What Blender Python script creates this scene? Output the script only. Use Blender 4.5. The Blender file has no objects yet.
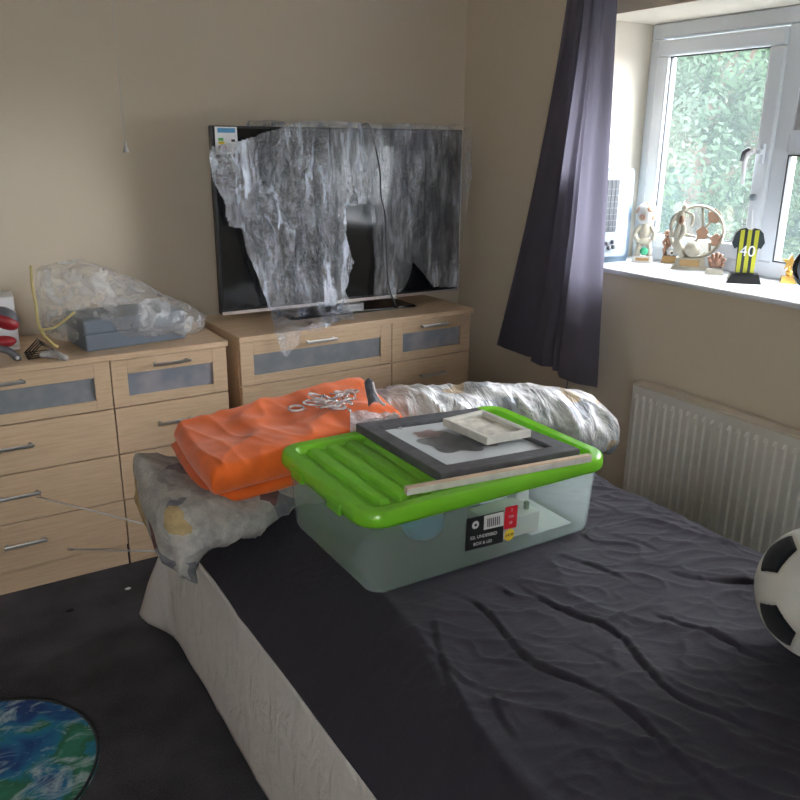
import bpy, bmesh, math, random
from mathutils import Vector, Matrix, noise, Euler
random.seed(4)
C = bpy.context.scene.collection
sc = bpy.context.scene
PI = math.pi
V = Vector

# ------------------------------------------------------------------ camera
FOC = 805.9
YAW, PIT, ROL = [math.radians(a) for a in (31.577, 17.875, 0.531)]
CAM = V((0, 0, 1.5))
_f = V((math.sin(YAW)*math.cos(PIT), math.cos(YAW)*math.cos(PIT), -math.sin(PIT)))
_r = V((math.cos(YAW), -math.sin(YAW), 0)); _u = _r.cross(_f)
RT = math.cos(ROL)*_r + math.sin(ROL)*_u
UP = -math.sin(ROL)*_r + math.cos(ROL)*_u
FW = _f
def ray(x, y): return FW + RT*((x-400)/FOC) - UP*((y-400)/FOC)
def oz(x, y, z): d = ray(x, y); return CAM + d*((z-CAM.z)/d.z)
def oy(x, y, Y): d = ray(x, y); return CAM + d*((Y-CAM.y)/d.y)
def ox(x, y, X): d = ray(x, y); return CAM + d*((X-CAM.x)/d.x)
cd = bpy.data.cameras.new('camera'); cam = bpy.data.objects.new('camera', cd); C.objects.link(cam)
cd.sensor_width = 36; cd.lens = FOC/800*36; cd.clip_start = .02
m4 = Matrix((( RT.x, UP.x, -FW.x, CAM.x), (RT.y, UP.y, -FW.y, CAM.y), (RT.z, UP.z, -FW.z, CAM.z), (0, 0, 0, 1)))
cam.matrix_world = m4
sc.camera = cam

# ------------------------------------------------------------------ materials
MATS = {}
def newmat(name):
    m = bpy.data.materials.new(name); m.use_nodes = True
    nt = m.node_tree; b = nt.nodes['Principled BSDF']
    MATS[name] = m
    return m, nt, b
def nd(nt, typ, **kw):
    n = nt.nodes.new(typ)
    for k, v in kw.items():
        if hasattr(n, k): setattr(n, k, v)
        else: n.inputs[k].default_value = v
    return n
def coords(nt, scale=(1, 1, 1), rot=(0, 0, 0), kind='Object'):
    tc = nt.nodes.new('ShaderNodeTexCoord'); mp = nt.nodes.new('ShaderNodeMapping')
    mp.inputs['Scale'].default_value = scale; mp.inputs['Rotation'].default_value = rot
    nt.links.new(tc.outputs[kind], mp.inputs['Vector']); return mp.outputs['Vector']
def ramp(nt, fac, stops, interp='LINEAR'):
    r = nt.nodes.new('ShaderNodeValToRGB'); r.color_ramp.interpolation = interp
    e = r.color_ramp.elements
    while len(e) > 1: e.remove(e[-1])
    e[0].position = stops[0][0]; e[0].color = (*stops[0][1], 1)
    for p, c in stops[1:]:
        q = e.new(p); q.color = (*c, 1)
    nt.links.new(fac, r.inputs['Fac']); return r.outputs['Color']
def bump(nt, b, h, strength=.3, dist=.005, prev=None):
    n = nt.nodes.new('ShaderNodeBump'); n.inputs['Strength'].default_value = strength; n.inputs['Distance'].default_value = dist
    nt.links.new(h, n.inputs['Height'])
    if prev: nt.links.new(prev, n.inputs['Normal'])
    if b: nt.links.new(n.outputs['Normal'], b.inputs['Normal'])
    return n.outputs['Normal']
def plain(name, col, rough=.5, metal=0, spec=.5, var=.08, nscale=6, bmp=0, bscale=300, sheen=0, coat=0):
    m, nt, b = newmat(name)
    v = coords(nt)
    n = nd(nt, 'ShaderNodeTexNoise', Scale=nscale, Detail=4)
    nt.links.new(v, n.inputs['Vector'])
    c0 = tuple(max(0, c*(1-var)) for c in col); c1 = tuple(min(1, c*(1+var)) for c in col)
    nt.links.new(ramp(nt, n.outputs['Fac'], [(.3, c0), (.7, c1)]), b.inputs['Base Color'])
    b.inputs['Roughness'].default_value = rough; b.inputs['Metallic'].default_value = metal
    b.inputs['Specular IOR Level'].default_value = spec
    if sheen: b.inputs['Sheen Weight'].default_value = sheen
    if coat: b.inputs['Coat Weight'].default_value = coat; b.inputs['Coat Roughness'].default_value = .12
    if bmp:
        n2 = nd(nt, 'ShaderNodeTexNoise', Scale=bscale, Detail=3); nt.links.new(v, n2.inputs['Vector'])
        bump(nt, b, n2.outputs['Fac'], bmp, .003)
    return m
M_wall = plain('wall_paint', (.645, .56, .445), .9, spec=.2, var=.03, nscale=1.5, bmp=.12, bscale=180)
M_ceil = plain('ceiling_paint', (.75, .73, .68), .9, spec=.2, var=.02)
M_reveal = plain('reveal_paint', (.70, .65, .56), .85, spec=.2, var=.02)
M_upvc = plain('white_upvc', (.66, .70, .74), .3, var=.02)
M_sill = plain('sill_gloss', (.68, .71, .75), .35, var=.03)
M_seal = plain('rubber_seal', (.04, .045, .05), .6)
M_rad = plain('radiator_enamel', (.74, .71, .66), .45, var=.02)
M_radtop = plain('radiator_cover', (.66, .58, .48), .5, var=.02)
M_metal = plain('satin_metal', (.62, .61, .60), .32, metal=1, var=.04)
M_chrome = plain('chrome', (.8, .8, .82), .12, metal=1, var=.02)
M_black = plain('black_plastic', (.012, .012, .014), .35, var=.1)
M_gblack = plain('gloss_black', (.01, .01, .012), .12, var=.1)
M_silver = plain('silver_trim', (.55, .48, .45), .4, metal=.6)
M_white = plain('white_plastic', (.75, .76, .78), .4, var=.02)
M_paper = plain('white_paper', (.78, .79, .80), .8, var=.02)
M_orange = plain('orange_fleece', (.80, .145, .022), .95, spec=.1, var=.10, nscale=20, bmp=.35, bscale=420, sheen=.3)
M_green = plain('green_lid', (.25, .68, .035), .22, var=.03, nscale=12, coat=.6)
M_frame = plain('dark_frame_wood', (.10, .10, .108), .5, var=.25, nscale=30, bmp=.25, bscale=90)
M_cream = plain('cream_frame', (.66, .64, .57), .6, var=.12, nscale=30)
M_creampic = plain('faded_floral_print', (.62, .59, .52), .7, var=.25, nscale=38)
M_batten = plain('pale_batten', (.66, .50, .36), .6, var=.12, nscale=30)
M_bone = plain('ivory_resin', (.40, .37, .29), .45, var=.08, nscale=40)
M_iv2 = plain('white_resin', (.50, .49, .46), .4, var=.05, nscale=40)
M_peach = plain('peach_paint', (.38, .22, .14), .5, var=.1)
M_bronze = plain('bronze_resin', (.24, .13, .085), .4, metal=.3, var=.3, nscale=60)
M_plaque = plain('brass_plaque', (.30, .19, .08), .35, metal=.6, var=.1)
M_gold = plain('gold_paint', (.72, .42, .10), .25, metal=.7, var=.1)
M_yellow = plain('yellow_paint', (.46, .46, .02), .45)
M_dkblue = plain('navy_black_paint', (.012, .025, .03), .4)
M_greendot = plain('green_disc', (.02, .28, .13), .4)
M_bluegrey = plain('blue_grey_plastic', (.15, .22, .29), .4, var=.03)
M_grille = plain('dark_grille', (.010, .016, .024), .5)
M_heater = plain('pale_grey_plastic', (.26, .30, .34), .4, var=.02)
M_red = plain('red_plastic', (.26, .010, .016), .4)
M_dgrey = plain('dark_grey_plastic', (.09, .09, .10), .4)
M_slate = plain('slate_card', (.13, .155, .19), .55, var=.06)
M_yelstring = plain('yellow_drawstring', (.62, .52, .22), .5)
M_cable = plain('cable_rubber', (.01, .01, .012), .5)
M_base = plain('divan_fabric', (.05, .045, .045), .9)
M_mat = plain('mattress_ticking', (.55, .53, .5), .9)
M_labelblk = plain('label_black', (.012, .013, .013), .4)
M_labelred = plain('label_red', (.62, .015, .03), .4)
M_labelyel = plain('label_yellow', (.75, .55, .04), .4)
M_labelwht = plain('label_white', (.62, .62, .6), .5)
M_ink = plain('dark_ink', (.03, .03, .03), .6)
M_egreen = plain('energy_green', (.1, .4, .1), .6); M_eblue = plain('energy_blue', (.08, .3, .55), .6)
M_content = plain('white_adapter', (.78, .80, .76), .5, var=.03)
M_cyan = plain('cyan_rubber', (.02, .22, .38), .5)
M_cord = plain('cord_white', (.62, .60, .55), .7)
M_ground = plain('paving', (.20, .19, .175), .95, var=.4, nscale=1)
M_bark = plain('bark', (.10, .075, .05), .9, var=.3, nscale=5)
M_glove = plain('scrap', (.75, .75, .75), .7)
M_sock = plain('dark_lint', (.01, .01, .012), .9)

def wood_mat():
    m, nt, b = newmat('beech_laminate')
    v = coords(nt, (1.6, 10, 26)); n = nd(nt, 'ShaderNodeTexNoise', Scale=5, Detail=6, Roughness=.65, Distortion=.4)
    nt.links.new(v, n.inputs['Vector'])
    nt.links.new(ramp(nt, n.outputs['Fac'], [(.25, (.50, .345, .215)), (.5, (.60, .435, .285)), (.75, (.66, .49, .335))]), b.inputs['Base Color'])
    b.inputs['Roughness'].default_value = .42
    bump(nt, b, n.outputs['Fac'], .05, .002); return m
M_wood = wood_mat()
def carpet_mat():
    m, nt, b = newmat('grey_carpet'); v = coords(nt)
    n = nd(nt, 'ShaderNodeTexNoise', Scale=260, Detail=3); n2 = nd(nt, 'ShaderNodeTexNoise', Scale=5, Detail=4)
    nt.links.new(v, n.inputs['Vector']); nt.links.new(v, n2.inputs['Vector'])
    mx = nd(nt, 'ShaderNodeMath', operation='ADD'); nt.links.new(n.outputs['Fac'], mx.inputs[0]); nt.links.new(n2.outputs['Fac'], mx.inputs[1])
    md = nd(nt, 'ShaderNodeMath', operation='MULTIPLY'); md.inputs[1].default_value = .5; nt.links.new(mx.outputs[0], md.inputs[0])
    nt.links.new(ramp(nt, md.outputs[0], [(.35, (.035, .034, .039)), (.65, (.10, .096, .108))]), b.inputs['Base Color'])
    b.inputs['Roughness'].default_value = 1; b.inputs['Specular IOR Level'].default_value = .1
    bump(nt, b, n.outputs['Fac'], .8, .008); return m
M_carpet = carpet_mat()
def sheet_mat(name, c0, c1, bs=.35):
    m, nt, b = newmat(name); v = coords(nt)
    w = nd(nt, 'ShaderNodeTexNoise', Scale=7, Detail=8, Roughness=.6, Distortion=.8); nt.links.new(coords(nt, (1, 2.2, 1), (0, 0, .5)), w.inputs['Vector'])
    f = nd(nt, 'ShaderNodeTexNoise', Scale=500, Detail=2); nt.links.new(v, f.inputs['Vector'])
    nt.links.new(ramp(nt, f.outputs['Fac'], [(.3, c0), (.7, c1)]), b.inputs['Base Color'])
    b.inputs['Roughness'].default_value = .8; b.inputs['Specular IOR Level'].default_value = .25; b.inputs['Sheen Weight'].default_value = .05
    p = bump(nt, None, w.outputs['Fac'], bs, .02); bump(nt, b, f.outputs['Fac'], .2, .001, p); return m
M_black_sheet = sheet_mat('charcoal_cotton', (.023, .0205, .029), (.036, .032, .046), .3)
M_white_sheet = sheet_mat('white_cotton', (.54, .51, .49), (.64, .61, .59), .8)
M_curtain = sheet_mat('aubergine_cotton', (.085, .078, .105), (.112, .102, .135), .12)

def translucent(m, col, w):
    nt = m.node_tree; b = nt.nodes['Principled BSDF']; t = nt.nodes.new('ShaderNodeBsdfTranslucent'); t.inputs[0].default_value = (*col, 1)
    x = nt.nodes.new('ShaderNodeMixShader'); x.inputs[0].default_value = w
    for l in list(b.outputs[0].links):
        to = l.to_socket; nt.links.remove(l); nt.links.new(x.outputs[0], to)
    nt.links.new(b.outputs[0], x.inputs[1]); nt.links.new(t.outputs[0], x.inputs[2])
translucent(M_curtain, (.60, .57, .74), .13); translucent(M_green, (.40, .90, .12), .30)
def duvet_mat(name, plastic=False):
    m, nt, b = newmat(name)
    v = coords(nt, (1, 1, 1), (.5, .4, .7)); 
    nz = nd(nt, 'ShaderNodeTexNoise', Scale=5, Detail=2); nt.links.new(v, nz.inputs['Vector'])
    mixv = nd(nt, 'ShaderNodeMixRGB'); mixv.inputs['Fac'].default_value = .12; nt.links.new(v, mixv.inputs['Color1']); nt.links.new(nz.outputs['Color'], mixv.inputs['Color2'])
    vo = nd(nt, 'ShaderNodeTexVoronoi', Scale=14 if not plastic else 17); vo.distance = 'MANHATTAN'
    nt.links.new(mixv.outputs['Color'], vo.inputs['Vector'])
    sp = nd(nt, 'ShaderNodeSeparateColor'); nt.links.new(vo.outputs['Color'], sp.inputs[0])
    if plastic:
        st = [(0, (.62, .62, .63)), (.38, (.34, .36, .40)), (.46, (.66, .66, .66)), (.60, (.56, .44, .30)), (.69, (.62, .62, .63)), (.84, (.42, .25, .24)), (.88, (.50, .52, .55))]
    else:
        st = [(0, (.42, .40, .37)), (.22, (.36, .35, .335)), (.36, (.44, .42, .39)), (.54, (.46, .34, .17)), (.62, (.43, .41, .38)), (.80, (.20, .20, .22)), (.86, (.38, .37, .35)), (.97, (.15, .07, .07))]
    vn = nd(nt, 'ShaderNodeTexNoise', Scale=24, Detail=6, Roughness=.7); nt.links.new(v, vn.inputs['Vector'])
    mm = nt.nodes.new('ShaderNodeMixRGB'); mm.blend_type = 'MULTIPLY'; mm.inputs[0].default_value = 1
    nt.links.new(ramp(nt, sp.outputs[0], st, 'CONSTANT'), mm.inputs[1]); nt.links.new(ramp(nt, vn.outputs['Fac'], [(.32, (.62, .62, .64)), (.62, (1.1, 1.1, 1.1))]), mm.inputs[2])
    nt.links.new(mm.outputs[0], b.inputs['Base Color'])
    w = nd(nt, 'ShaderNodeTexNoise', Scale=9 if plastic else 12, Detail=6, Distortion=1.0); nt.links.new(coords(nt, (2.5, 1, 1) if plastic else (1, 1, 1)), w.inputs['Vector'])
    bump(nt, b, w.outputs['Fac'], .7 if plastic else .45, .03 if plastic else .02)
    b.inputs['Roughness'].default_value = .5 if plastic else .9
    if plastic: b.inputs['Coat Weight'].default_value = .9; b.inputs['Coat Roughness'].default_value = .18
    return m
M_duvet = duvet_mat('patterned_cotton'); M_duvetp = duvet_mat('patterned_cotton_in_plastic', True)

def film_mat(name, alpha, col, rough, bscale, bstr, bubble=False, bdist=.01, metal=0, var=.35):
    """clear plastic film: see-through with crumpled glossy highlights"""
    m, nt, b = newmat(name)
    b.inputs['Base Color'].default_value = (*col, 1); b.inputs['Roughness'].default_value = rough
    b.inputs['Specular IOR Level'].default_value = .9; b.inputs['Metallic'].default_value = metal
    tr = nt.nodes.new('ShaderNodeBsdfTransparent'); mx = nt.nodes.new('ShaderNodeMixShader')
    v = coords(nt)
    n = nd(nt, 'ShaderNodeTexNoise', Scale=bscale, Detail=5, Roughness=.6, Distortion=.25 if bubble else .7); nt.links.new(coords(nt, (1.4, 1, .55)) if bubble else v, n.inputs['Vector'])
    h = bump(nt, None, n.outputs['Fac'], bstr, bdist)
    if bubble:
        vo = nd(nt, 'ShaderNodeTexVoronoi', Scale=115); nt.links.new(v, vo.inputs['Vector'])
        h = bump(nt, None, vo.outputs['Distance'], .9, .004, h)
    nt.links.new(h, b.inputs['Normal'])
    if bubble:
        n3 = nd(nt, 'ShaderNodeTexNoise', Scale=9, Detail=7, Roughness=.7, Distortion=.3); nt.links.new(coords(nt, (1.9, 1, .45)), n3.inputs['Vector'])
        r = ramp(nt, n3.outputs['Fac'], [(.40, (alpha*.45,)*3), (.52, (alpha*.85,)*3), (.60, (min(1, alpha*1.8),)*3), (.68, (min(1, alpha*2.3),)*3)])
    else: r = ramp(nt, n.outputs['Fac'], [(.35, (alpha*(1-var),)*3), (.65, (min(1, alpha*(1+var)),)*3)])
    nt.links.new(r, mx.inputs['Fac'])
    nt.links.new(tr.outputs[0], mx.inputs[1]); nt.links.new(b.outputs[0], mx.inputs[2])
    nt.links.new(mx.outputs[0], nt.nodes['Material Output'].inputs['Surface']); return m
M_bubble = film_mat('bubble_film', .44, (.72, .76, .84), .11, 30, 1.0, True, .018, .5, .55)
M_bubble2 = film_mat('bubble_film_thin', .32, (.74, .78, .84), .12, 24, 1.0, True, .022, .5, .75)
M_bag = film_mat('clear_bag_film', .30, (.80, .81, .82), .18, 16, .9, False, .012, 0, .55)
M_clearfilm = film_mat('clear_film', .62, (.72, .72, .74), .1, 35, 1.0, False, .02)
M_tub = film_mat('translucent_tub', .26, (.62, .70, .71), .3, 4, .02, False, .001, 0, .02)
translucent(M_tub, (.85, .93, 1.0), .62)
M_ring = film_mat('clear_ring', .7, (.85, .83, .83), .05, 40, .1, False, .001)
M_awardglass = film_mat('award_glass', .5, (.35, .6, .6), .08, 10, .05)
def glass_mat():
    m, nt, b = newmat('window_pane')
    g = nt.nodes.new('ShaderNodeBsdfGlossy'); g.inputs['Roughness'].default_value = .02
    tr = nt.nodes.new('ShaderNodeBsdfTransparent'); tr.inputs[0].default_value = (.95, .96, .96, 1)
    v = coords(nt); n = nd(nt, 'ShaderNodeTexNoise', Scale=3); nt.links.new(v, n.inputs['Vector'])
    mx = nt.nodes.new('ShaderNodeMixShader'); nt.links.new(ramp(nt, n.outputs['Fac'], [(0, (.03,)*3), (1, (.06,)*3)]), mx.inputs[0])
    nt.links.new(tr.outputs[0], mx.inputs[1]); nt.links.new(g.outputs[0], mx.inputs[2])
    tl = nt.nodes.new('ShaderNodeBsdfTranslucent'); tl.inputs[0].default_value = (.75, .9, .92, 1)   # translucent veil put in as pale haze over the view
    m2 = nt.nodes.new('ShaderNodeMixShader'); m2.inputs[0].default_value = .015
    nt.links.new(mx.outputs[0], m2.inputs[1]); nt.links.new(tl.outputs[0], m2.inputs[2])
    nt.links.new(m2.outputs[0], nt.nodes['Material Output'].inputs['Surface']); return m
M_glass = glass_mat()
def frosted(name, c0, c1, sc_=14, clear=.0):
    m, nt, b = newmat(name); v = coords(nt); n = nd(nt, 'ShaderNodeTexNoise', Scale=sc_, Detail=2); nt.links.new(v, n.inputs['Vector'])
    nt.links.new(ramp(nt, n.outputs['Fac'], [(.4, c0), (.65, c1)]), b.inputs['Base Color']); b.inputs['Roughness'].default_value = .35
    return m
M_frost = frosted('frosted_drawer_pane', (.20, .215, .235), (.26, .265, .285))
M_frost2 = frosted('frosted_drawer_pane_with_clothes', (.20, .22, .26), (.34, .31, .33), 9)
M_toplight = frosted('obscured_pane', (.42, .43, .44), (.48, .48, .48))
def earth_mat():
    m, nt, b = newmat('earth_print'); v = coords(nt, (1, 1, 1))
    a = nd(nt, 'ShaderNodeTexNoise', Scale=7, Detail=6, Distortion=.5); nt.links.new(v, a.inputs['Vector'])
    c = nd(nt, 'ShaderNodeTexNoise', Scale=9, Detail=8, Roughness=.65, Distortion=1.6); nt.links.new(coords(nt, (1, 1.7, 1), (0, 0, .5)), c.inputs['Vector'])
    base = ramp(nt, a.outputs['Fac'], [(.38, (.006, .05, .20)), (.48, (.01, .16, .34)), (.53, (.01, .20, .28)), (.57, (.02, .14, .07)), (.66, (.03, .22, .14))])
    cl = ramp(nt, c.outputs['Fac'], [(.50, (0,)*3), (.66, (1,)*3)])
    mx = nt.nodes.new('ShaderNodeMixRGB'); nt.links.new(cl, mx.inputs['Fac']); nt.links.new(base, mx.inputs['Color1']); mx.inputs['Color2'].default_value = (.42, .52, .56, 1)
    nt.links.new(mx.outputs[0], b.inputs['Base Color']); b.inputs['Roughness'].default_value = .8; return m
M_earth = earth_mat()
def leaf_mat(name, c0, c1):
    m, nt, b = newmat(name); v = coords(nt); n = nd(nt, 'ShaderNodeTexNoise', Scale=1.1, Detail=5); nt.links.new(v, n.inputs['Vector'])
    nt.links.new(ramp(nt, n.outputs['Fac'], [(.35, c0), (.65, c1)]), b.inputs['Base Color']); b.inputs['Roughness'].default_value = .6
    d = nt.nodes.new('ShaderNodeBsdfTranslucent'); d.inputs[0].default_value = (*c1, 1)
    mx = nt.nodes.new('ShaderNodeMixShader'); mx.inputs[0].default_value = .4
    nt.links.new(b.outputs[0], mx.inputs[1]); nt.links.new(d.outputs[0], mx.inputs[2]); nt.links.new(mx.outputs[0], nt.nodes['Material Output'].inputs['Surface']); return m
M_leaf = [leaf_mat('leaf_a', (.030, .066, .040), (.062, .108, .055)), leaf_mat('leaf_b', (.027, .064, .050), (.052, .098, .072)), leaf_mat('leaf_c', (.045, .076, .033), (.085, .118, .050))]
def picture_mat():
    m, nt, b = newmat('floral_print'); v = coords(nt)
    n = nd(nt, 'ShaderNodeTexNoise', Scale=16, Detail=5); nt.links.new(v, n.inputs['Vector'])
    nt.links.new(ramp(nt, n.outputs['Fac'], [(.35, (.15, .155, .17)), (.6, (.24, .24, .25))]), b.inputs['Base Color']); b.inputs['Roughness'].default_value = .3; return m
M_flower = picture_mat()
M_flowerp = plain('flower_blush', (.40, .30, .28), .35)
M_mount = plain('picture_mount', (.70, .74, .77), .22, var=.03, coat=.3)
M_ballw = plain('plush_white', (.62, .61, .56), .9, spec=.1, bmp=.4, bscale=350, sheen=.3)
M_ballb = plain('plush_black', (.012, .013, .017), .9, spec=.1, bmp=.4, bscale=350, sheen=.1)
M_screen = plain('tv_screen', (.008, .009, .011), .10, var=.02, spec=.6)

# ------------------------------------------------------------------ object helpers
def props(o, label=None, cat=None, group=None, kind=None):
    if label: o['label'] = label
    if cat: o['category'] = cat
    if group: o['group'] = group
    if kind: o['kind'] = kind
    return o
def thing(name, label, cat, loc=(0, 0, 0), rotz=0, group=None):
    o = bpy.data.objects.new(name, None); o.empty_display_size = .05; C.objects.link(o)
    o.location = loc; o.rotation_euler = (0, 0, rotz); return props(o, label, cat, group)
def link(name, me, mats, parent=None, world=False, smooth=False):
    """one mesh object; world=True: the vertices are in world coordinates and get moved into the frame of the parent"""
    for mt in (mats if isinstance(mats, (list, tuple)) else [mats]): me.materials.append(mt)
    if smooth:
        me.polygons.foreach_set('use_smooth', [True]*len(me.polygons))
    o = bpy.data.objects.new(name, me); C.objects.link(o)
    if parent:
        o.parent = parent
        if world:
            p = parent; mt = Matrix.Identity(4)
            while p:
                mt = (Matrix.Translation(p.location) @ p.rotation_euler.to_matrix().to_4x4()) @ mt; p = p.parent
            me.transform(mt.inverted())
    return o
def from_bm(name, bm, mats, parent=None, world=False, smooth=False):
    me = bpy.data.meshes.new(name); bmesh.ops.recalc_face_normals(bm, faces=bm.faces); bm.to_mesh(me); bm.free()
    return link(name, me, mats, parent, world, smooth)
def from_py(name, vs, fs, mats, parent=None, world=False, smooth=True, idx=None):
    me = bpy.data.meshes.new(name); me.from_pydata([tuple(v) for v in vs], [], fs); me.update()
    if idx: me.polygons.foreach_set('material_index', idx)
    return link(name, me, mats, parent, world, smooth)
def centre(o, at=None):
    """move a single-mesh thing's origin to its base"""
    vs = o.data.vertices
    if at is None:
        xs = [v.co.x for v in vs]; ys = [v.co.y for v in vs]; zs = [v.co.z for v in vs]
        at = V(((min(xs)+max(xs))/2, (min(ys)+max(ys))/2, min(zs)))
    at = V(at); o.data.transform(Matrix.Translation(-at)); o.location = at; return o
def bx(bm, lo, hi, bev=0, seg=2, mat=None):
    lo = V(lo); hi = V(hi); vs = []
    r = bmesh.ops.create_cube(bm, size=1)
    for v in r['verts']:
        v.co = V(((lo.x+hi.x)/2+v.co.x*(hi.x-lo.x), (lo.y+hi.y)/2+v.co.y*(hi.y-lo.y), (lo.z+hi.z)/2+v.co.z*(hi.z-lo.z)))
    es = list({e for v in r['verts'] for e in v.link_edges}); vs = r['verts']
    if bev:
        rr = bmesh.ops.bevel(bm, geom=es, offset=bev, segments=seg, affect='EDGES', profile=.5); vs = rr['verts']
    if mat is not None:
        for v in vs: v.co = mat @ v.co
    return bm
def box(name, lo, hi, m, parent=None, bev=0, world=False, mat=None):
    bm = bmesh.new(); bx(bm, lo, hi, bev, 2, mat); return from_bm(name, bm, m, parent, world)
def struct(name, lo, hi, m):
    return props(box(name, lo, hi, m), kind='structure')
def catmull(P, n):
    P = [V(p) for p in P]; Q = [P[0]*2-P[1]]+P+[P[-1]*2-P[-2]]; out = []
    for i in range(len(P)-1):
        a, b, c, d = Q[i:i+4]
        for k in range(n):
            t = k/n; out.append(.5*((2*b)+(c-a)*t+(2*a-5*b+4*c-d)*t*t+(3*b-a-3*c+d)*t**3))
    out.append(P[-1]); return out
def tube_geo(path, r, seg=8, closed=False, vs=None, fs=None):
    vs = [] if vs is None else vs; fs = [] if fs is None else fs
    path = [V(p) for p in path]; n = len(path); base = len(vs)
    rr = r if isinstance(r, (list, tuple)) else [r]*n
    up = None
    for i, p in enumerate(path):
        t = (path[(i+1) % n]-path[i-1]) if closed else (path[min(i+1, n-1)]-path[max(i-1, 0)])
        t.normalize()
        if up is None:
            up = V((0, 0, 1)) if abs(t.z) < .9 else V((1, 0, 0))
        a = t.cross(up).normalized(); b = a.cross(t).normalized(); up = b
        for k in range(seg):
            th = 2*PI*k/seg; vs.append(p+(a*math.cos(th)+b*math.sin(th))*rr[i])
    for i in range(n if closed else n-1):
        j = (i+1) % n
        for k in range(seg):
            l = (k+1) % seg; fs.append((base+i*seg+k, base+i*seg+l, base+j*seg+l, base+j*seg+k))
    if not closed:
        fs.append(tuple(base+k for k in range(seg))[::-1]); fs.append(tuple(base+(n-1)*seg+k for k in range(seg)))
    return vs, fs
def tube(name, path, r, m, parent=None, world=False, seg=8, closed=False):
    vs, fs = tube_geo(path, r, seg, closed); return from_py(name, vs, fs, m, parent, world)
def lathe_geo(prof, c=(0, 0, 0), seg=20, vs=None, fs=None):
    vs = [] if vs is None else vs; fs = [] if fs is None else fs; b = len(vs); c = V(c)
    for r, z in prof:
        for k in range(seg):
            t = 2*PI*k/seg; vs.append(c+V((r*math.cos(t), r*math.sin(t), z)))
    for i in range(len(prof)-1):
        for k in range(seg):
            l = (k+1) % seg; fs.append((b+i*seg+k, b+i*seg+l, b+(i+1)*seg+l, b+(i+1)*seg+k))
    fs.append(tuple(b+k for k in range(seg))[::-1]); fs.append(tuple(b+(len(prof)-1)*seg+k for k in range(seg)))
    return vs, fs
def ball_geo(c, r, vs=None, fs=None, seg=16, rings=10):
    """ellipsoid; r is a radius or three radii"""
    rr = (r, r, r) if isinstance(r, (int, float)) else r
    vs = [] if vs is None else vs; fs = [] if fs is None else fs; b = len(vs); c = V(c)
    for i in range(rings+1):
        p = PI*(i+.02)/(rings+.04)
        for k in range(seg):
            t = 2*PI*k/seg; vs.append(c+V((rr[0]*math.sin(p)*math.cos(t), rr[1]*math.sin(p)*math.sin(t), -rr[2]*math.cos(p))))
    for i in range(rings):
        for k in range(seg):
            l = (k+1) % seg; fs.append((b+i*seg+k, b+i*seg+l, b+(i+1)*seg+l, b+(i+1)*seg+k))
    fs.append(tuple(b+k for k in range(seg))[::-1]); fs.append(tuple(b+rings*seg+k for k in range(seg)))
    return vs, fs
def prism_geo(poly, y0, y1, vs=None, fs=None):
    """outline in x-z extruded along y"""
    vs = [] if vs is None else vs; fs = [] if fs is None else fs; b = len(vs); n = len(poly)
    for y in (y0, y1):
        for x, z in poly: vs.append(V((x, y, z)))
    fs.append(tuple(range(b, b+n))); fs.append(tuple(range(b+n, b+2*n))[::-1])
    for i in range(n):
        j = (i+1) % n; fs.append((b+i, b+n+i, b+n+j, b+j))
    return vs, fs
def frustum_geo(w0, d0, w1, d1, z0, z1, vs=None, fs=None, c=(0, 0)):
    vs = [] if vs is None else vs; fs = [] if fs is None else fs; b = len(vs)
    for w, d, z in ((w0, d0, z0), (w1, d1, z1)):
        for sx, sy in ((-1, -1), (1, -1), (1, 1), (-1, 1)): vs.append(V((c[0]+sx*w/2, c[1]+sy*d/2, z)))
    fs += [(b+3, b+2, b+1, b), (b+4, b+5, b+6, b+7)]
    for i in range(4): j = (i+1) % 4; fs.append((b+i, b+j, b+4+j, b+4+i))
    return vs, fs
def grid_faces(nu, nv, closed_u=False):
    fs = []
    for i in range(nu-1 if not closed_u else nu):
        for j in range(nv-1):
            a = i*nv+j; b = ((i+1) % nu)*nv+j; fs.append((a, b, b+1, a+1))
    return fs
def nz(p, s=1., seed=0): return noise.noise(V(p)*s+V((seed*7.3, seed*3.1, seed*1.7)))
def fold(p, s=1., seed=0):
    """ridged wrinkles, 0..1"""
    return 1-abs(noise.noise(V(p)*s+V((seed*7.3, seed*3.1, seed*1.7))))*2
def loft(name, secs, m, parent=None, world=False, seg=48, n=12, disp=None, pw=2.0, cap=True):
    """secs: (centre, half-axis a, half-axis b); smooth closed body"""
    cs = catmull([s[0] for s in secs], n); As = catmull([s[1] for s in secs], n); Bs = catmull([s[2] for s in secs], n)
    vs = []
    for i, (c, a, b) in enumerate(zip(cs, As, Bs)):
        for k in range(seg):
            t = 2*PI*k/seg; ct, st = math.cos(t), math.sin(t)
            ca = math.copysign(abs(ct)**(2/pw), ct); sb = math.copysign(abs(st)**(2/pw), st)
            p = c+a*ca+b*sb
            if disp:
                nn = (a.normalized()*ct+b.normalized()*st); p = p+nn*disp(p, i/(len(cs)-1), t)
            vs.append(p)
    N = len(cs); fs = []
    for i in range(N-1):
        for k in range(seg):
            l = (k+1) % seg; fs.append((i*seg+k, i*seg+l, (i+1)*seg+l, (i+1)*seg+k))
    for e, i in ((0, 0), (1, N-1)):
        cc = len(vs); vs.append(cs[i])
        for k in range(seg):
            l = (k+1) % seg; fs.append((cc, i*seg+k, i*seg+l) if e else (cc, i*seg+l, i*seg+k))
    return from_py(name, vs, fs, m, parent, world)
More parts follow.
